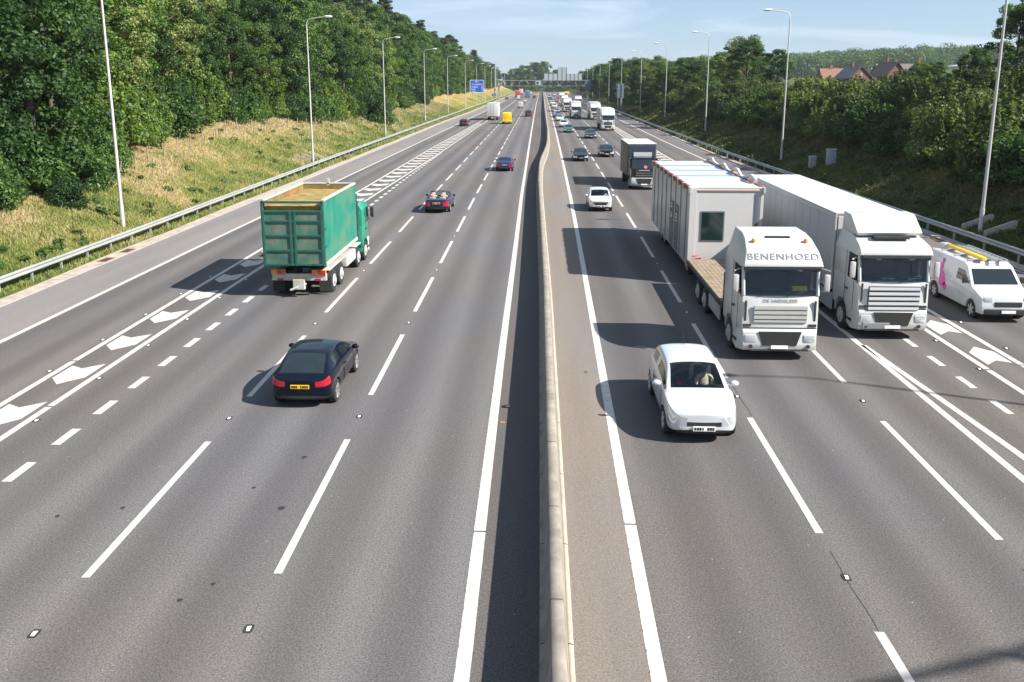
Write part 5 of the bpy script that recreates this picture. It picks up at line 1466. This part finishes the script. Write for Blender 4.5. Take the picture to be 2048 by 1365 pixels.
# ------------------------------------------------------------------ foliage
def leaf_mat(name, dark, mid, light, trans=0.35):
    m, nt, out = new_mat(name)
    ge = N(nt, 'ShaderNodeNewGeometry'); tc = N(nt, 'ShaderNodeTexCoord'); oi = N(nt, 'ShaderNodeObjectInfo')
    no = N(nt, 'ShaderNodeTexNoise', ins={'Scale': 0.45, 'Detail': 2.0}); nt.links.new(tc.outputs['Object'], no.inputs['Vector'])
    a = N(nt, 'ShaderNodeMath', operation='MULTIPLY_ADD'); nt.links.new(ge.outputs['Random Per Island'], a.inputs[0]); a.inputs[1].default_value = 0.55
    nt.links.new(no.outputs['Fac'], a.inputs[2])
    b2 = N(nt, 'ShaderNodeMath', operation='MULTIPLY_ADD'); nt.links.new(oi.outputs['Random'], b2.inputs[0]); b2.inputs[1].default_value = 0.5; nt.links.new(a.outputs[0], b2.inputs[2])
    r = ramp(nt, [(0.45, dark), (0.85, mid), (1.3 if False else 1.0, light)])
    s = N(nt, 'ShaderNodeMath', operation='MULTIPLY'); nt.links.new(b2.outputs[0], s.inputs[0]); s.inputs[1].default_value = 0.72
    nt.links.new(s.outputs[0], r.inputs[0])
    p = N(nt, 'ShaderNodeBsdfPrincipled', ins={'Roughness': 0.55, 'Specular IOR Level': 0.35}); nt.links.new(r.outputs[0], p.inputs['Base Color'])
    t = N(nt, 'ShaderNodeBsdfTranslucent')
    g = N(nt, 'ShaderNodeMix', data_type='RGBA', blend_type='MULTIPLY'); g.inputs['Factor'].default_value = 1
    nt.links.new(r.outputs[0], g.inputs['A']); g.inputs['B'].default_value = (1.3, 1.35, 0.45, 1); nt.links.new(g.outputs['Result'], t.inputs[0])
    mx = N(nt, 'ShaderNodeMixShader'); mx.inputs[0].default_value = trans
    nt.links.new(p.outputs[0], mx.inputs[1]); nt.links.new(t.outputs[0], mx.inputs[2]); nt.links.new(mx.outputs[0], out.inputs[0])
    return m
LF_DARK = leaf_mat('leaf_dark', (0.015, 0.042, 0.010), (0.040, 0.092, 0.019), (0.115, 0.190, 0.038))
LF_MID = leaf_mat('leaf_mid', (0.021, 0.055, 0.011), (0.060, 0.128, 0.024), (0.155, 0.235, 0.047))
LF_LIME = leaf_mat('leaf_lime', (0.045, 0.09, 0.014), (0.10, 0.17, 0.026), (0.21, 0.27, 0.05))
LF_PINE = leaf_mat('needle_pine', (0.016, 0.034, 0.016), (0.034, 0.060, 0.027), (0.07, 0.095, 0.045), 0.2)
LF_GREY = leaf_mat('leaf_grey_green', (0.050, 0.085, 0.022), (0.115, 0.165, 0.045), (0.24, 0.285, 0.09))
BARK = mat('bark', (0.10, 0.075, 0.055), 0.95, var=0.35, vscale=5, bump=0.5, bscale=12)

def leaves(rs, C, R, n, size, up=0.35, elong=1.0, flat=0.9, inner=0.12):
    """C (k,3) clump centres, R (k,) radii, n leaves per clump -> V,F"""
    k = len(C)
    d = rs.normal(size=(k * n, 3)); d /= np.linalg.norm(d, axis=1)[:, None]
    d[:, 2] = d[:, 2] * 0.8 + 0.18
    cc = np.repeat(C, n, 0); rr = np.repeat(R, n)
    rad = rr * np.where(rs.random(k * n) < inner, rs.random(k * n), 0.78 + 0.3 * rs.random(k * n))
    sc_ = np.array([1, 1, flat])
    P = cc + d * rad[:, None] * sc_
    nrm = d * 0.7 + rs.normal(size=(k * n, 3)) * 0.55 + np.array([0, 0, up]); nrm /= np.linalg.norm(nrm, axis=1)[:, None]
    t = np.cross(nrm, rs.normal(size=(k * n, 3))); t /= np.linalg.norm(t, axis=1)[:, None]
    b = np.cross(nrm, t)
    s = size * (0.55 + 0.8 * rs.random(k * n))[:, None]
    V = np.stack([P - t * s * .6 * elong, P - b * s * .38 + nrm * s * .10, P + t * s * .6 * elong, P + b * s * .38 + nrm * s * .10], 1).reshape(-1, 3)
    F = np.arange(len(P) * 4).reshape(-1, 4)
    return V, F

def trunk_mesh(name, h, r, rs, nb, spread, parent, zfrac=(.35, .9)):
    m = MB()
    bend = rs.normal(size=2) * .25
    m.tube([(0, 0, -.4), (bend[0] * .2, bend[1] * .2, h * .3), (bend[0] * .7, bend[1] * .7, h * .65), (bend[0], bend[1], h * .95)], r, 8, r_end=r * .18)
    for i in range(nb):
        z = h * (zfrac[0] + (zfrac[1] - zfrac[0]) * i / max(1, nb - 1)); a = i * 2.4 + rs.random()
        l = spread * (1.05 - .6 * i / nb)
        p0 = np.array([bend[0] * .5, bend[1] * .5, z])
        p1 = p0 + [math.cos(a) * l * .5, math.sin(a) * l * .5, l * .28]; p2 = p0 + [math.cos(a) * l, math.sin(a) * l, l * .55]
        m.tube([tuple(p0), tuple(p1), tuple(p2)], r * .32, 5, r_end=r * .08)
    return m.build(name, BARK, parent, smooth=60)

def broad_tree(seed, h, rx, base, m, nclump=100, n=230, size=.27):
    rs = np.random.default_rng(seed)
    t = thing('broadleaf_tree', 'x', 'tree')
    u = rs.random(nclump); ang = rs.random(nclump) * 2 * PI
    z = base + (h - base) * (u ** .85)
    f = np.sqrt(np.clip(1 - ((z - (base + (h - base) * .38)) / ((h - base) * .66)) ** 2, 0.03, 1))
    rad = rx * f * (0.50 + .55 * rs.random(nclump)) * (1 + .20 * np.sin(ang * 3 + seed))
    Cc = np.stack([np.cos(ang) * rad, np.sin(ang) * rad, z], 1)
    Rr = rx * (0.13 + .17 * rs.random(nclump))
    V, F = leaves(rs, Cc, Rr, n, size)
    trunk_mesh('trunk', h * .85, rx * .075 + .08, rs, 9, rx * .8, t)
    np_mesh('crown', V, F, m, t)
    return t
def pine_tree(seed, h, rx, m):
    rs = np.random.default_rng(seed)
    t = thing('pine_tree', 'x', 'tree')
    Cs = []; Rs = []
    nb = 46
    for i in range(nb):
        q = i / nb; z = h * (.3 + .7 * q); a = i * 2.39 + rs.random()
        l = rx * (1.05 - .8 * q ** 1.3) * (0.7 + .45 * rs.random())
        for s_ in (.45, .75, 1.0):
            Cs.append([math.cos(a) * l * s_, math.sin(a) * l * s_, z + l * .22 * s_]); Rs.append(.42 + .3 * rs.random() + (.3 if s_ < 1 else 0))
    V, F = leaves(rs, np.array(Cs), np.array(Rs), 85, .30, up=.5, elong=1.6, flat=.45, inner=.3)
    trunk_mesh('trunk', h * 1.0, .26, rs, 12, rx * .8, t, (.3, .95))
    np_mesh('crown', V, F, m, t)
    return t
def shrub(seed, h, rx, m, nclump=50, n=170, size=.20, spiky=False):
    rs = np.random.default_rng(seed)
    t = thing('shrub', 'x', 'shrub')
    ang = rs.random(nclump) * 2 * PI; u = rs.random(nclump)
    z = h * (0.08 + .84 * u); f = np.sqrt(np.clip(1 - (u * .96) ** 2, .04, 1))
    rad = rx * f * (.45 + .5 * rs.random(nclump))
    Cc = np.stack([np.cos(ang) * rad, np.sin(ang) * rad, z], 1)
    Rr = rx * (.2 + .18 * rs.random(nclump))
    V, F = leaves(rs, Cc, Rr, n, size, up=.3)
    if spiky:    # upright shoots standing out of the top
        k = 34; a2 = rs.random(k) * 2 * PI; r2 = rx * .8 * np.sqrt(rs.random(k)); zb = h * np.sqrt(np.clip(1 - (r2 / rx) ** 2, .1, 1)) * .9
        Cs = []; Rs = []
        for j in range(k):
            hh = .5 + .9 * rs.random()
            for q in range(5):
                Cs.append([math.cos(a2[j]) * (r2[j] + q * .05), math.sin(a2[j]) * (r2[j] + q * .05), zb[j] + hh * q / 4]); Rs.append(.22 - .03 * q)
        V2, F2 = leaves(rs, np.array(Cs), np.array(Rs), 26, size * .75, up=.2, elong=1.4)
        F = np.concatenate([F, F2 + len(V)]); V = np.concatenate([V, V2])
    mm = MB()
    for i in range(7):
        a = i * .9; mm.tube([(0, 0, -.3), (math.cos(a) * rx * .25, math.sin(a) * rx * .25, h * .35), (math.cos(a) * rx * .5, math.sin(a) * rx * .5, h * .7)], .05, 5, r_end=.015)
    mm.build('stems', BARK, t)
    np_mesh('foliage', V, F, m, t)
    return t

class Pool:
    def __init__(s, protos): s.p = protos; s.used = set()
    def put(s, i, loc, rz, scale, label, group, cat=None):
        o = s.p[i]
        if i in s.used: o = dup(o, loc, rz, label, group, scale)
        else:
            s.used.add(i); o.location = loc; o.rotation_euler = (0, 0, rz); o.scale = scale; o['label'] = label; o['group'] = group
        return o
trees = Pool([broad_tree(1, 17, 4.6, 1.2, LF_DARK), broad_tree(2, 19, 4.2, 2.0, LF_MID), broad_tree(3, 15, 5.0, .6, LF_DARK, 110, 230, .28),
              broad_tree(4, 16, 4.2, 1.5, LF_LIME, 90, 210), pine_tree(5, 19, 4.0, LF_PINE), pine_tree(6, 21, 3.6, LF_PINE), broad_tree(7, 18, 4.8, 1.0, LF_GREY, 100, 220)])
KIND = ['dark broad tree', 'tall green broad tree', 'wide dark spreading tree', 'yellow-green broad tree', 'rugged pine', 'slim dark pine', 'grey-green broad tree']
shr = Pool([shrub(11, 3.2, 2.6, LF_DARK), shrub(12, 3.6, 2.4, LF_LIME, spiky=True), shrub(13, 3.0, 2.8, LF_MID, spiky=True), shrub(14, 3.8, 2.6, LF_GREY, spiky=True)])
SK = ['dark rounded shrub', 'yellow-green shrub', 'mid green bushy shrub', 'grey-green shrub']

names = {}
def where(x, y, side):
    L = LL if side == 'left' else RR
    i = -1
    for k_, p in enumerate(L):
        if y >= p[1] - 4: i = k_
    if i < 0: return f'before the nearest {side} lamp column'
    q = (y - L[i][1]) / 45.0
    rel = 'beside' if q < .12 else 'just past' if q < .37 else 'midway past' if q < .65 else 'well past'
    return f'{rel} the {ordn[i]} {side} lamp column'
R = random.Random(22)
# the wood on the left: rows climbing away from the road
foot = [(30, -31.5), (46, -31.0), (52, -30.5), (56, -31.0), (62, -33.0), (74, -35.5), (90, -37.5), (106, -36), (130, -33), (190, -33.5), (240, -34), (270, -37), (440, -35), (640, -33)]
for row, (dx, step, zs) in enumerate(((0, 5.6, .86), (6.0, 6.5, 1.0), (12.5, 8.0, 1.15), (20, 11.0, 1.22))):
    y = 26 + row * 3
    while y < 620:
        x = interp(foot, y) - dx - 2.6 + R.uniform(-1.1, 1.1)
        k = R.choice([0, 0, 1, 2, 2, 1, 6, 3] if row < 2 else [0, 1, 4, 5, 1, 2, 5])
        if row == 0 and 58 < y < 84: k = R.choice([3, 1, 6])
        if row < 2 and y < 45: k = R.choice([0, 2])
        s = zs * R.uniform(.85, 1.12) * interp([(0, .95), (80, .88), (120, 1.0), (220, 1.06), (320, 1.1), (420, .98), (600, .95)], y)
        far = 1.0 + max(0, (y - 120)) / 420
        sx = s * (.95 + .35 * (far - 1))
        rowtxt = ['front-row', 'second-row', 'third-row', 'back-row'][row]
        lb = f'{rowtxt} {KIND[k]} in the wood {where(x, y, "left")}'
        trees.put(k, (x, y, terrain(x, y) - .4), R.uniform(0, 6.28), (sx, sx, s * (1.0 if k not in (4, 5) else 1.08)), lb, 'trees of the left wood')
        y += step * R.uniform(.8, 1.25) * far
# leafy skirts at the foot of the wood
y = 28
while y < 420:
    x = interp(foot, y) + R.uniform(-.6, .9)
    k = R.choice([0, 0, 2, 1]) ; s = R.uniform(.75, 1.25)
    if y < 55: k = 0 if R.random() < .7 else 2
    elif y < 82: k = R.choice([1, 1, 2])
    shr.put(k, (x, y, terrain(x, y) - .3), R.uniform(0, 6.28), (s, s, s * 1.15), f'{SK[k]} edging the left wood {where(x, y, "left")}', 'shrubs at the foot of the left wood')
    y += 3.4 * R.uniform(.7, 1.3) * (1 + max(0, y - 80) / 110)
# one stand-alone dark bush on the left bank
shr.put(0, (-29.2, 150, terrain(-29.2, 150) - .3), 1.0, (1.2, 1.2, 1.7), 'dark bush standing alone in dry grass past the third left lamp column', 'shrubs at the foot of the left wood')
shr.put(0, (-28.4, 49.3, terrain(-28.4, 49.3) - .25), 2.0, (.5, .5, .55), 'small low bush in dry grass before the nearest left lamp column', 'shrubs at the foot of the left wood')

# dense shrubs over the right bank
rfoot = [(20, 30.0), (52, 29.8), (67, 30.0), (85, 30.4), (112, 30.0), (140, 29.5), (183, 29.5), (207, 28.5), (278, 27.5), (420, 27), (620, 27)]
for row, (dx, step, zz) in enumerate(((0.8, 3.8, .95), (4.2, 3.9, .95), (8.2, 4.3, .85), (12.2, 4.6, .80))):
    y = 38 + row * 1.3 if row < 3 else 44
    while y < 330:
        x = interp(rfoot, y) + dx + R.uniform(-.7, .7)
        k = R.choice([0, 2, 3, 3] if row < 2 else [3, 2, 3, 1, 2]); s = zz * R.uniform(.8, 1.25)
        rowtxt = ['lowest', 'low', 'high', 'topmost'][row]
        shr.put(k, (x, y, terrain(x, y) - .3), R.uniform(0, 6.28), (s, s, s * R.uniform(.85, 1.1)), f'{rowtxt} {SK[k]} on the bank {where(x, y, "right")}', 'shrubs on the right bank')
        y += step * R.uniform(.8, 1.25) * (1 + max(0, y - 90) / 120)
# taller trees on the right
for (x, y, k, s, zs, lb) in ((42.5, 79, 0, .56, .52, 'dark tree at the right edge of the view behind the nearest right lamp column'), (42.0, 73, 0, .62, .60, 'spreading dark tree cut off by the right edge of the view'),
        (47, 108, 2, .42, .36, 'broad low tree between the houses and the trees at the right edge'), (51, 118, 1, .42, .33, 'leafy tree just right of the sunlit brick gable'), (47, 137, 0, .30, .21, 'low dark tree half hiding the dark brick gable'), (49, 129, 6, .28, .20, 'low grey-green tree half hiding the middle brick gable'), (43.5, 88, 2, .36, .34, 'small dark tree just left of the two trees at the right edge'), (44.5, 99, 0, .33, .30, 'smaller dark tree left of the tree at the right edge'),
        (38.5, 163, 0, .85, .66, 'tallest dark tree topping the right bank past the third right lamp column'), (41, 176, 6, .95, .68, 'grey-green tree beside the tallest tree on the right bank'),
        (40.5, 150, 1, .6, .46, 'low leafy tree before the tallest tree on the right bank')):
    trees.put(k, (x, y, terrain(x, y) - .4), R.uniform(0, 6.28), (s, s, zs), lb, 'trees on the right bank')
y = 205
while y < 640:
    for dx in (2, 9, 17):
        x = interp(rfoot, y) + dx + R.uniform(-1.5, 1.5); k = R.choice([0, 1, 2, 6, 3]); s = R.uniform(.6, .8) * interp([(205, .75), (260, .8), (330, 1.0), (420, 1.05), (640, 1.0)], y)
        rt = {2: 'front row', 9: 'middle row', 17: 'back row'}[dx]
        trees.put(k, (x, y + R.uniform(-3, 3), terrain(x, y) - .4), R.uniform(0, 6.28), (s * 1.5, s * 1.5, s), f'{rt.replace(" ", "-")} {KIND[k]} on the right {where(x, y, "right")}', 'far trees on the right')
    y += 13 * (1 + (y - 205) / 350)
# trees closing the view behind the gantry
for i, (x, y, k, s, zs) in enumerate(((-16, 820, 2, 1.9, 1.55), (-7, 850, 0, 2.0, 1.6), (3, 830, 1, 1.8, 1.45), (12, 870, 2, 1.8, 1.15), (22, 860, 0, 2.0, 1.0), (33, 850, 2, 2.0, .95), (-27, 840, 1, 1.9, 1.1),
        (-38, 860, 0, 2, 1.0), (44, 840, 1, 2.0, 1.0), (56, 850, 2, 2.1, 1.1), (-3, 900, 6, 2.3, 1.5), (17, 900, 1, 2.2, 1.1), (-20, 900, 0, 2.2, 1.2), (40, 905, 0, 2.4, .95))):
    trees.put(k, (x, y, 0), R.uniform(0, 6.28), (s, s, zs), f'{KIND[k]} closing the road behind the gantry, {["first", "second", "third", "fourth", "fifth", "sixth", "seventh", "eighth", "ninth", "tenth", "eleventh", "twelfth", "thirteenth", "fourteenth"][i]} counted', 'trees behind the gantry')
# low scrub hiding the end of the road
for i in range(11):
    x = -40 + i * 8
    shr.put(i % 3, (x, 790 + (i % 3) * 6, 0), i * 1.3, (2.4, 2.0, 1.5), f'low bush far off beyond the gantry, number {i + 1} from the left' if False else 'low bush far off at the end of the motorway', 'bushes at the end of the motorway')
# wooded ridge on the far right: nobody could count it
rs = np.random.default_rng(77)
k = 900
X = 60 + rs.random(k) * 560; Y = 760 + rs.random(k) * 240
Zt = np.array([terrain(a, b) for a, b in zip(X, Y)])
Cc = np.stack([X, Y, Zt + 5 + 9 * rs.random(k)], 1); Rr = 5 + 5 * rs.random(k)
V, F = leaves(rs, Cc, Rr, 300, 1.5, up=.4)
w_ = np_mesh('distant_wood', V, F, LF_DARK); tag(w_, 'dense green wood along the skyline behind the houses', 'wood', kind='stuff')

# ------------------------------------------------------------------ grass on the near left bank, ivy on the right bank
def grass_mat(name, cols):
    m, nt, out = new_mat(name)
    ge = N(nt, 'ShaderNodeNewGeometry'); sp = N(nt, 'ShaderNodeSeparateXYZ'); nt.links.new(ge.outputs['Position'], sp.inputs[0])
    n1 = N(nt, 'ShaderNodeTexNoise', ins={'Scale': 0.22, 'Detail': 6.0, 'Roughness': 0.65}); nt.links.new(ge.outputs['Position'], n1.inputs['Vector'])
    ad = N(nt, 'ShaderNodeMath', operation='MULTIPLY_ADD'); nt.links.new(sp.outputs['Z'], ad.inputs[0]); ad.inputs[1].default_value = 0.055; nt.links.new(n1.outputs['Fac'], ad.inputs[2])
    a2 = N(nt, 'ShaderNodeMath', operation='MULTIPLY_ADD'); nt.links.new(ge.outputs['Random Per Island'], a2.inputs[0]); a2.inputs[1].default_value = 0.16; nt.links.new(ad.outputs[0], a2.inputs[2])
    r = ramp(nt, cols); nt.links.new(a2.outputs[0], r.inputs[0])
    p = N(nt, 'ShaderNodeBsdfPrincipled', ins={'Roughness': 0.7, 'Specular IOR Level': 0.2}); nt.links.new(r.outputs[0], p.inputs['Base Color'])
    t = N(nt, 'ShaderNodeBsdfTranslucent'); nt.links.new(r.outputs[0], t.inputs[0])
    mx = N(nt, 'ShaderNodeMixShader'); mx.inputs[0].default_value = .3
    nt.links.new(p.outputs[0], mx.inputs[1]); nt.links.new(t.outputs[0], mx.inputs[2]); nt.links.new(mx.outputs[0], out.inputs[0])
    return m
GR = grass_mat('grass_blades', [(0.50, (0.15, 0.20, 0.05)), (0.66, (0.26, 0.27, 0.10)), (0.82, (0.42, 0.36, 0.21))])
GRD = grass_mat('undergrowth_right', [(0.45, (0.045, 0.075, 0.016)), (0.62, (0.09, 0.115, 0.03)), (0.95, (0.24, 0.2, 0.07))])
def blades(seed, n, fx0, fx1, y0, y1, h, wd, m, name, label, cat, yp=1.0, tilt=.45):
    rs = np.random.default_rng(seed)
    Y = y0 + (y1 - y0) * rs.random(n) ** yp; q = rs.random(n)
    X = np.array([lerp(fx0(a), fx1(a), b) for a, b in zip(Y, q)])
    Z = np.array([terrain(a, b) for a, b in zip(X, Y)])
    far = 1 + np.maximum(0, Y - 60) / 70
    hh = h * (.5 + .9 * rs.random(n)) * np.sqrt(far); ww = wd * (.6 + .8 * rs.random(n)) * far
    a = rs.random(n) * 2 * PI; dx, dy = np.cos(a), np.sin(a)
    lx = rs.normal(size=n) * tilt * hh; ly = rs.normal(size=n) * tilt * hh
    P = np.stack([X, Y, Z], 1)
    A = P + np.stack([dx * ww, dy * ww, -0.03 * np.ones(n)], 1); B = P - np.stack([dx * ww, dy * ww, 0.03 * np.ones(n)], 1)
    Cq = P + np.stack([lx * .5 - dx * ww * .5, ly * .5 - dy * ww * .5, hh * .6], 1); D = P + np.stack([lx, ly, hh], 1)
    V = np.stack([A, B, Cq, D], 1).reshape(-1, 3); F = np.arange(n * 4).reshape(-1, 4)
    o = np_mesh(name, V, F, m); return tag(o, label, cat, kind='stuff')
blades(5, 110000, lambda y: edgeL(y) - .95, lambda y: interp(foot, y) - 1.5, 30, 260, .20, .028, GR, 'verge_grass', 'dry golden and green grass covering the left bank', 'grass', yp=1.7)
blades(6, 60000, lambda y: edgeR(y) + .8, lambda y: interp(rfoot, y) + 2.5, 34, 240, .20, .06, GRD, 'bank_undergrowth', 'dark ivy and grass covering the foot of the right bank', 'undergrowth', yp=1.7, tilt=.8)

rs = np.random.default_rng(12)
k = 150; Y = 34 + 190 * rs.random(k) ** 1.5; q = rs.random(k) ** 1.3
X = np.array([lerp(edgeL(a) - 2.6, interp(foot, a) - .5, b) for a, b in zip(Y, q)]); Zt = np.array([terrain(a, b) for a, b in zip(X, Y)])
V, F = leaves(rs, np.stack([X, Y, Zt + .12], 1), .18 + .35 * rs.random(k), 60, .17, up=.6, flat=.6)
w_ = np_mesh('weeds', V, F, LF_MID); tag(w_, 'scattered leafy green weeds in the grass of the left bank', 'weeds', kind='stuff')
k = 260; Y = 36 + 200 * rs.random(k) ** 1.5; q = rs.random(k)
X = np.array([lerp(edgeR(a) + 2.2, interp(rfoot, a) + 2, b) for a, b in zip(Y, q)]); Zt = np.array([terrain(a, b) for a, b in zip(X, Y)])
V, F = leaves(rs, np.stack([X, Y, Zt + .12], 1), .25 + .5 * rs.random(k), 80, .17, up=.6, flat=.6)
w_ = np_mesh('brambles', V, F, LF_DARK); tag(w_, 'low dark brambles scattered over the foot of the right bank', 'brambles', kind='stuff')

# ------------------------------------------------------------------ houses above the right bank
BRK = {}
def brick(name, c):
    m, nt, out = new_mat(name)
    b = N(nt, 'ShaderNodeBsdfPrincipled', ins={'Roughness': 0.9}); tc = N(nt, 'ShaderNodeTexCoord')
    mp = N(nt, 'ShaderNodeMapping'); mp.inputs['Rotation'].default_value = (PI / 2, 0, 0); nt.links.new(tc.outputs['Object'], mp.inputs[0])
    br = N(nt, 'ShaderNodeTexBrick', ins={'Scale': 3.0, 'Mortar Size': 0.012}); br.inputs['Color1'].default_value = (*c, 1); br.inputs['Color2'].default_value = (*[k * .7 for k in c], 1); br.inputs['Mortar'].default_value = (.3, .26, .22, 1)
    nt.links.new(mp.outputs[0], br.inputs['Vector']); nt.links.new(br.outputs[0], b.inputs['Base Color']); nt.links.new(b.outputs[0], out.inputs[0]); return m
BR1 = brick('brick_red', (0.15, 0.055, 0.038)); BR2 = brick('brick_orange', (0.29, 0.125, 0.075))
RF1 = mat('roof_tile_brown', (0.12, 0.09, 0.08), 0.85, var=0.25, vscale=3, bump=.4, bscale=6); RF2 = mat('roof_tile_orange', (0.19, 0.095, 0.07), 0.85, var=0.2, vscale=3, bump=.4, bscale=6)
RF3 = mat('roof_tile_grey', (0.17, 0.16, 0.165), 0.85, var=0.2, vscale=3, bump=.4, bscale=6)
UPVC = mat('white_upvc', (0.8, 0.8, 0.8), 0.4)
def house(x, y, zb, wv, dp, eav, rdg, rz, bm_, rm, label, front='gable', chim=True, wins=()):
    """gable faces local -y"""
    zb -= 1.7
    t = thing('brick_house', label, 'house', (x, y, zb), rz, 'brick houses above the right bank')
    m = MB(); m.prism([(-wv / 2, -3), (wv / 2, -3), (wv / 2, eav), (0, rdg - .12), (-wv / 2, eav)], 0, dp, 'y'); m.build('wall', bm_, t)
    m = MB(); sl = (rdg - eav) / (wv / 2)
    for s in (-1, 1):
        m.prism([(0, rdg + .12), (s * (wv / 2 + .35), eav + .12 - .35 * sl), (s * (wv / 2 + .35), eav - .06 - .35 * sl), (0, rdg - .08)], -.3, dp + .3, 'y')
    rf = m.build('roof', rm, t)
    if chim:
        m = MB(); m.box(-.35, .35, dp * .55, dp * .55 + .9, rdg - .6, rdg + 1.1, .03); m.box(-.12, .12, dp * .55 + .2, dp * .55 + .45, rdg + 1.1, rdg + 1.5); m.build('chimney', bm_, rf)
    for s in (-1, 1):
        m = MB(); a = math.atan2(rdg - eav, wv / 2)
        m.prism([(0, rdg + .05), (s * (wv / 2 + .35), eav + .05 - .35 * sl), (s * (wv / 2 + .35), eav - .2 - .35 * sl), (0, rdg - .2)], -.36, -.302, 'y')
        m.build('bargeboard', BLACKP if rm is not RF2 else UPVC, rf)
    for (wx, wz, ww, wh) in wins:
        m = MB(); m.box(wx - ww / 2, wx + ww / 2, -.05, .02, wz, wz + wh, .01); f = m.build('window', UPVC, t)
        m = MB(); m.box(wx - ww / 2 + .08, wx - .04, -.07, -.055, wz + .08, wz + wh - .08); m.box(wx + .04, wx + ww / 2 - .08, -.07, -.055, wz + .08, wz + wh - .08); m.build('pane', DGLASS, f)
    return t
house(92.0, 252, 7.0, 6.8, 9, 4.9, 8.0, .15, BR1, RF3, 'dark red brick house with plain gable and grey roof behind the shrubs', wins=((0, 5.3, .5, .8),))
house(101.2, 250, 7.2, 6.0, 10, 5.4, 9.0, .1, BR1, RF1, 'narrow dark brick gable of the middle house behind the shrubs', chim=True)
house(106.6, 246, 7.2, 6.6, 6, 5.6, 8.9, -.12, BR2, RF1, 'orange brick house with white window in its sunlit gable', wins=((0, 3.6, 2.6, 1.3), (0, 6.6, .5, .5)))
t = house(107.0, 255, 7.2, 8.0, 14, 5.0, 8.8, PI / 2 + .05, BR2, RF1, 'brown tiled house roof running behind the sunlit gable', chim=True)
t.location = (113.5, 262, 5.3)
house(104.5, 300, 7.0, 7.5, 9, 4.6, 8.0, PI / 2, BR2, RF2, 'dull orange tiled house left of the dark gable', chim=True)
bpy.data.objects.update() if False else None
house(70.5, 285, 5.0, 6.5, 9, 4.2, 6.9, .9, BR2, RF2, 'small orange roofed house low behind the shrubs')
house(56.0, 225, 4.5, 7, 12, 4.4, 6.6, 1.2, BR1, RF3, 'grey roofed house half hidden past the third right lamp column', chim=False)

# ------------------------------------------------------------------ thin summer haze over the whole place
m, nt, out = new_mat('thin_haze')
v = N(nt, 'ShaderNodeVolumePrincipled'); v.inputs['Density'].default_value = HAZE; v.inputs['Color'].default_value = (0.80, 0.87, 0.95, 1); v.inputs['Anisotropy'].default_value = 0.3
nt.links.new(v.outputs[0], out.inputs['Volume'])
mb = MB(); mb.box(-1900, 1900, -90, 4100, -3, 60)
h_ = mb.build('haze', m); tag(h_, kind='stuff')
sc.cycles.volume_bounces = 0; sc.cycles.volume_step_rate = 4
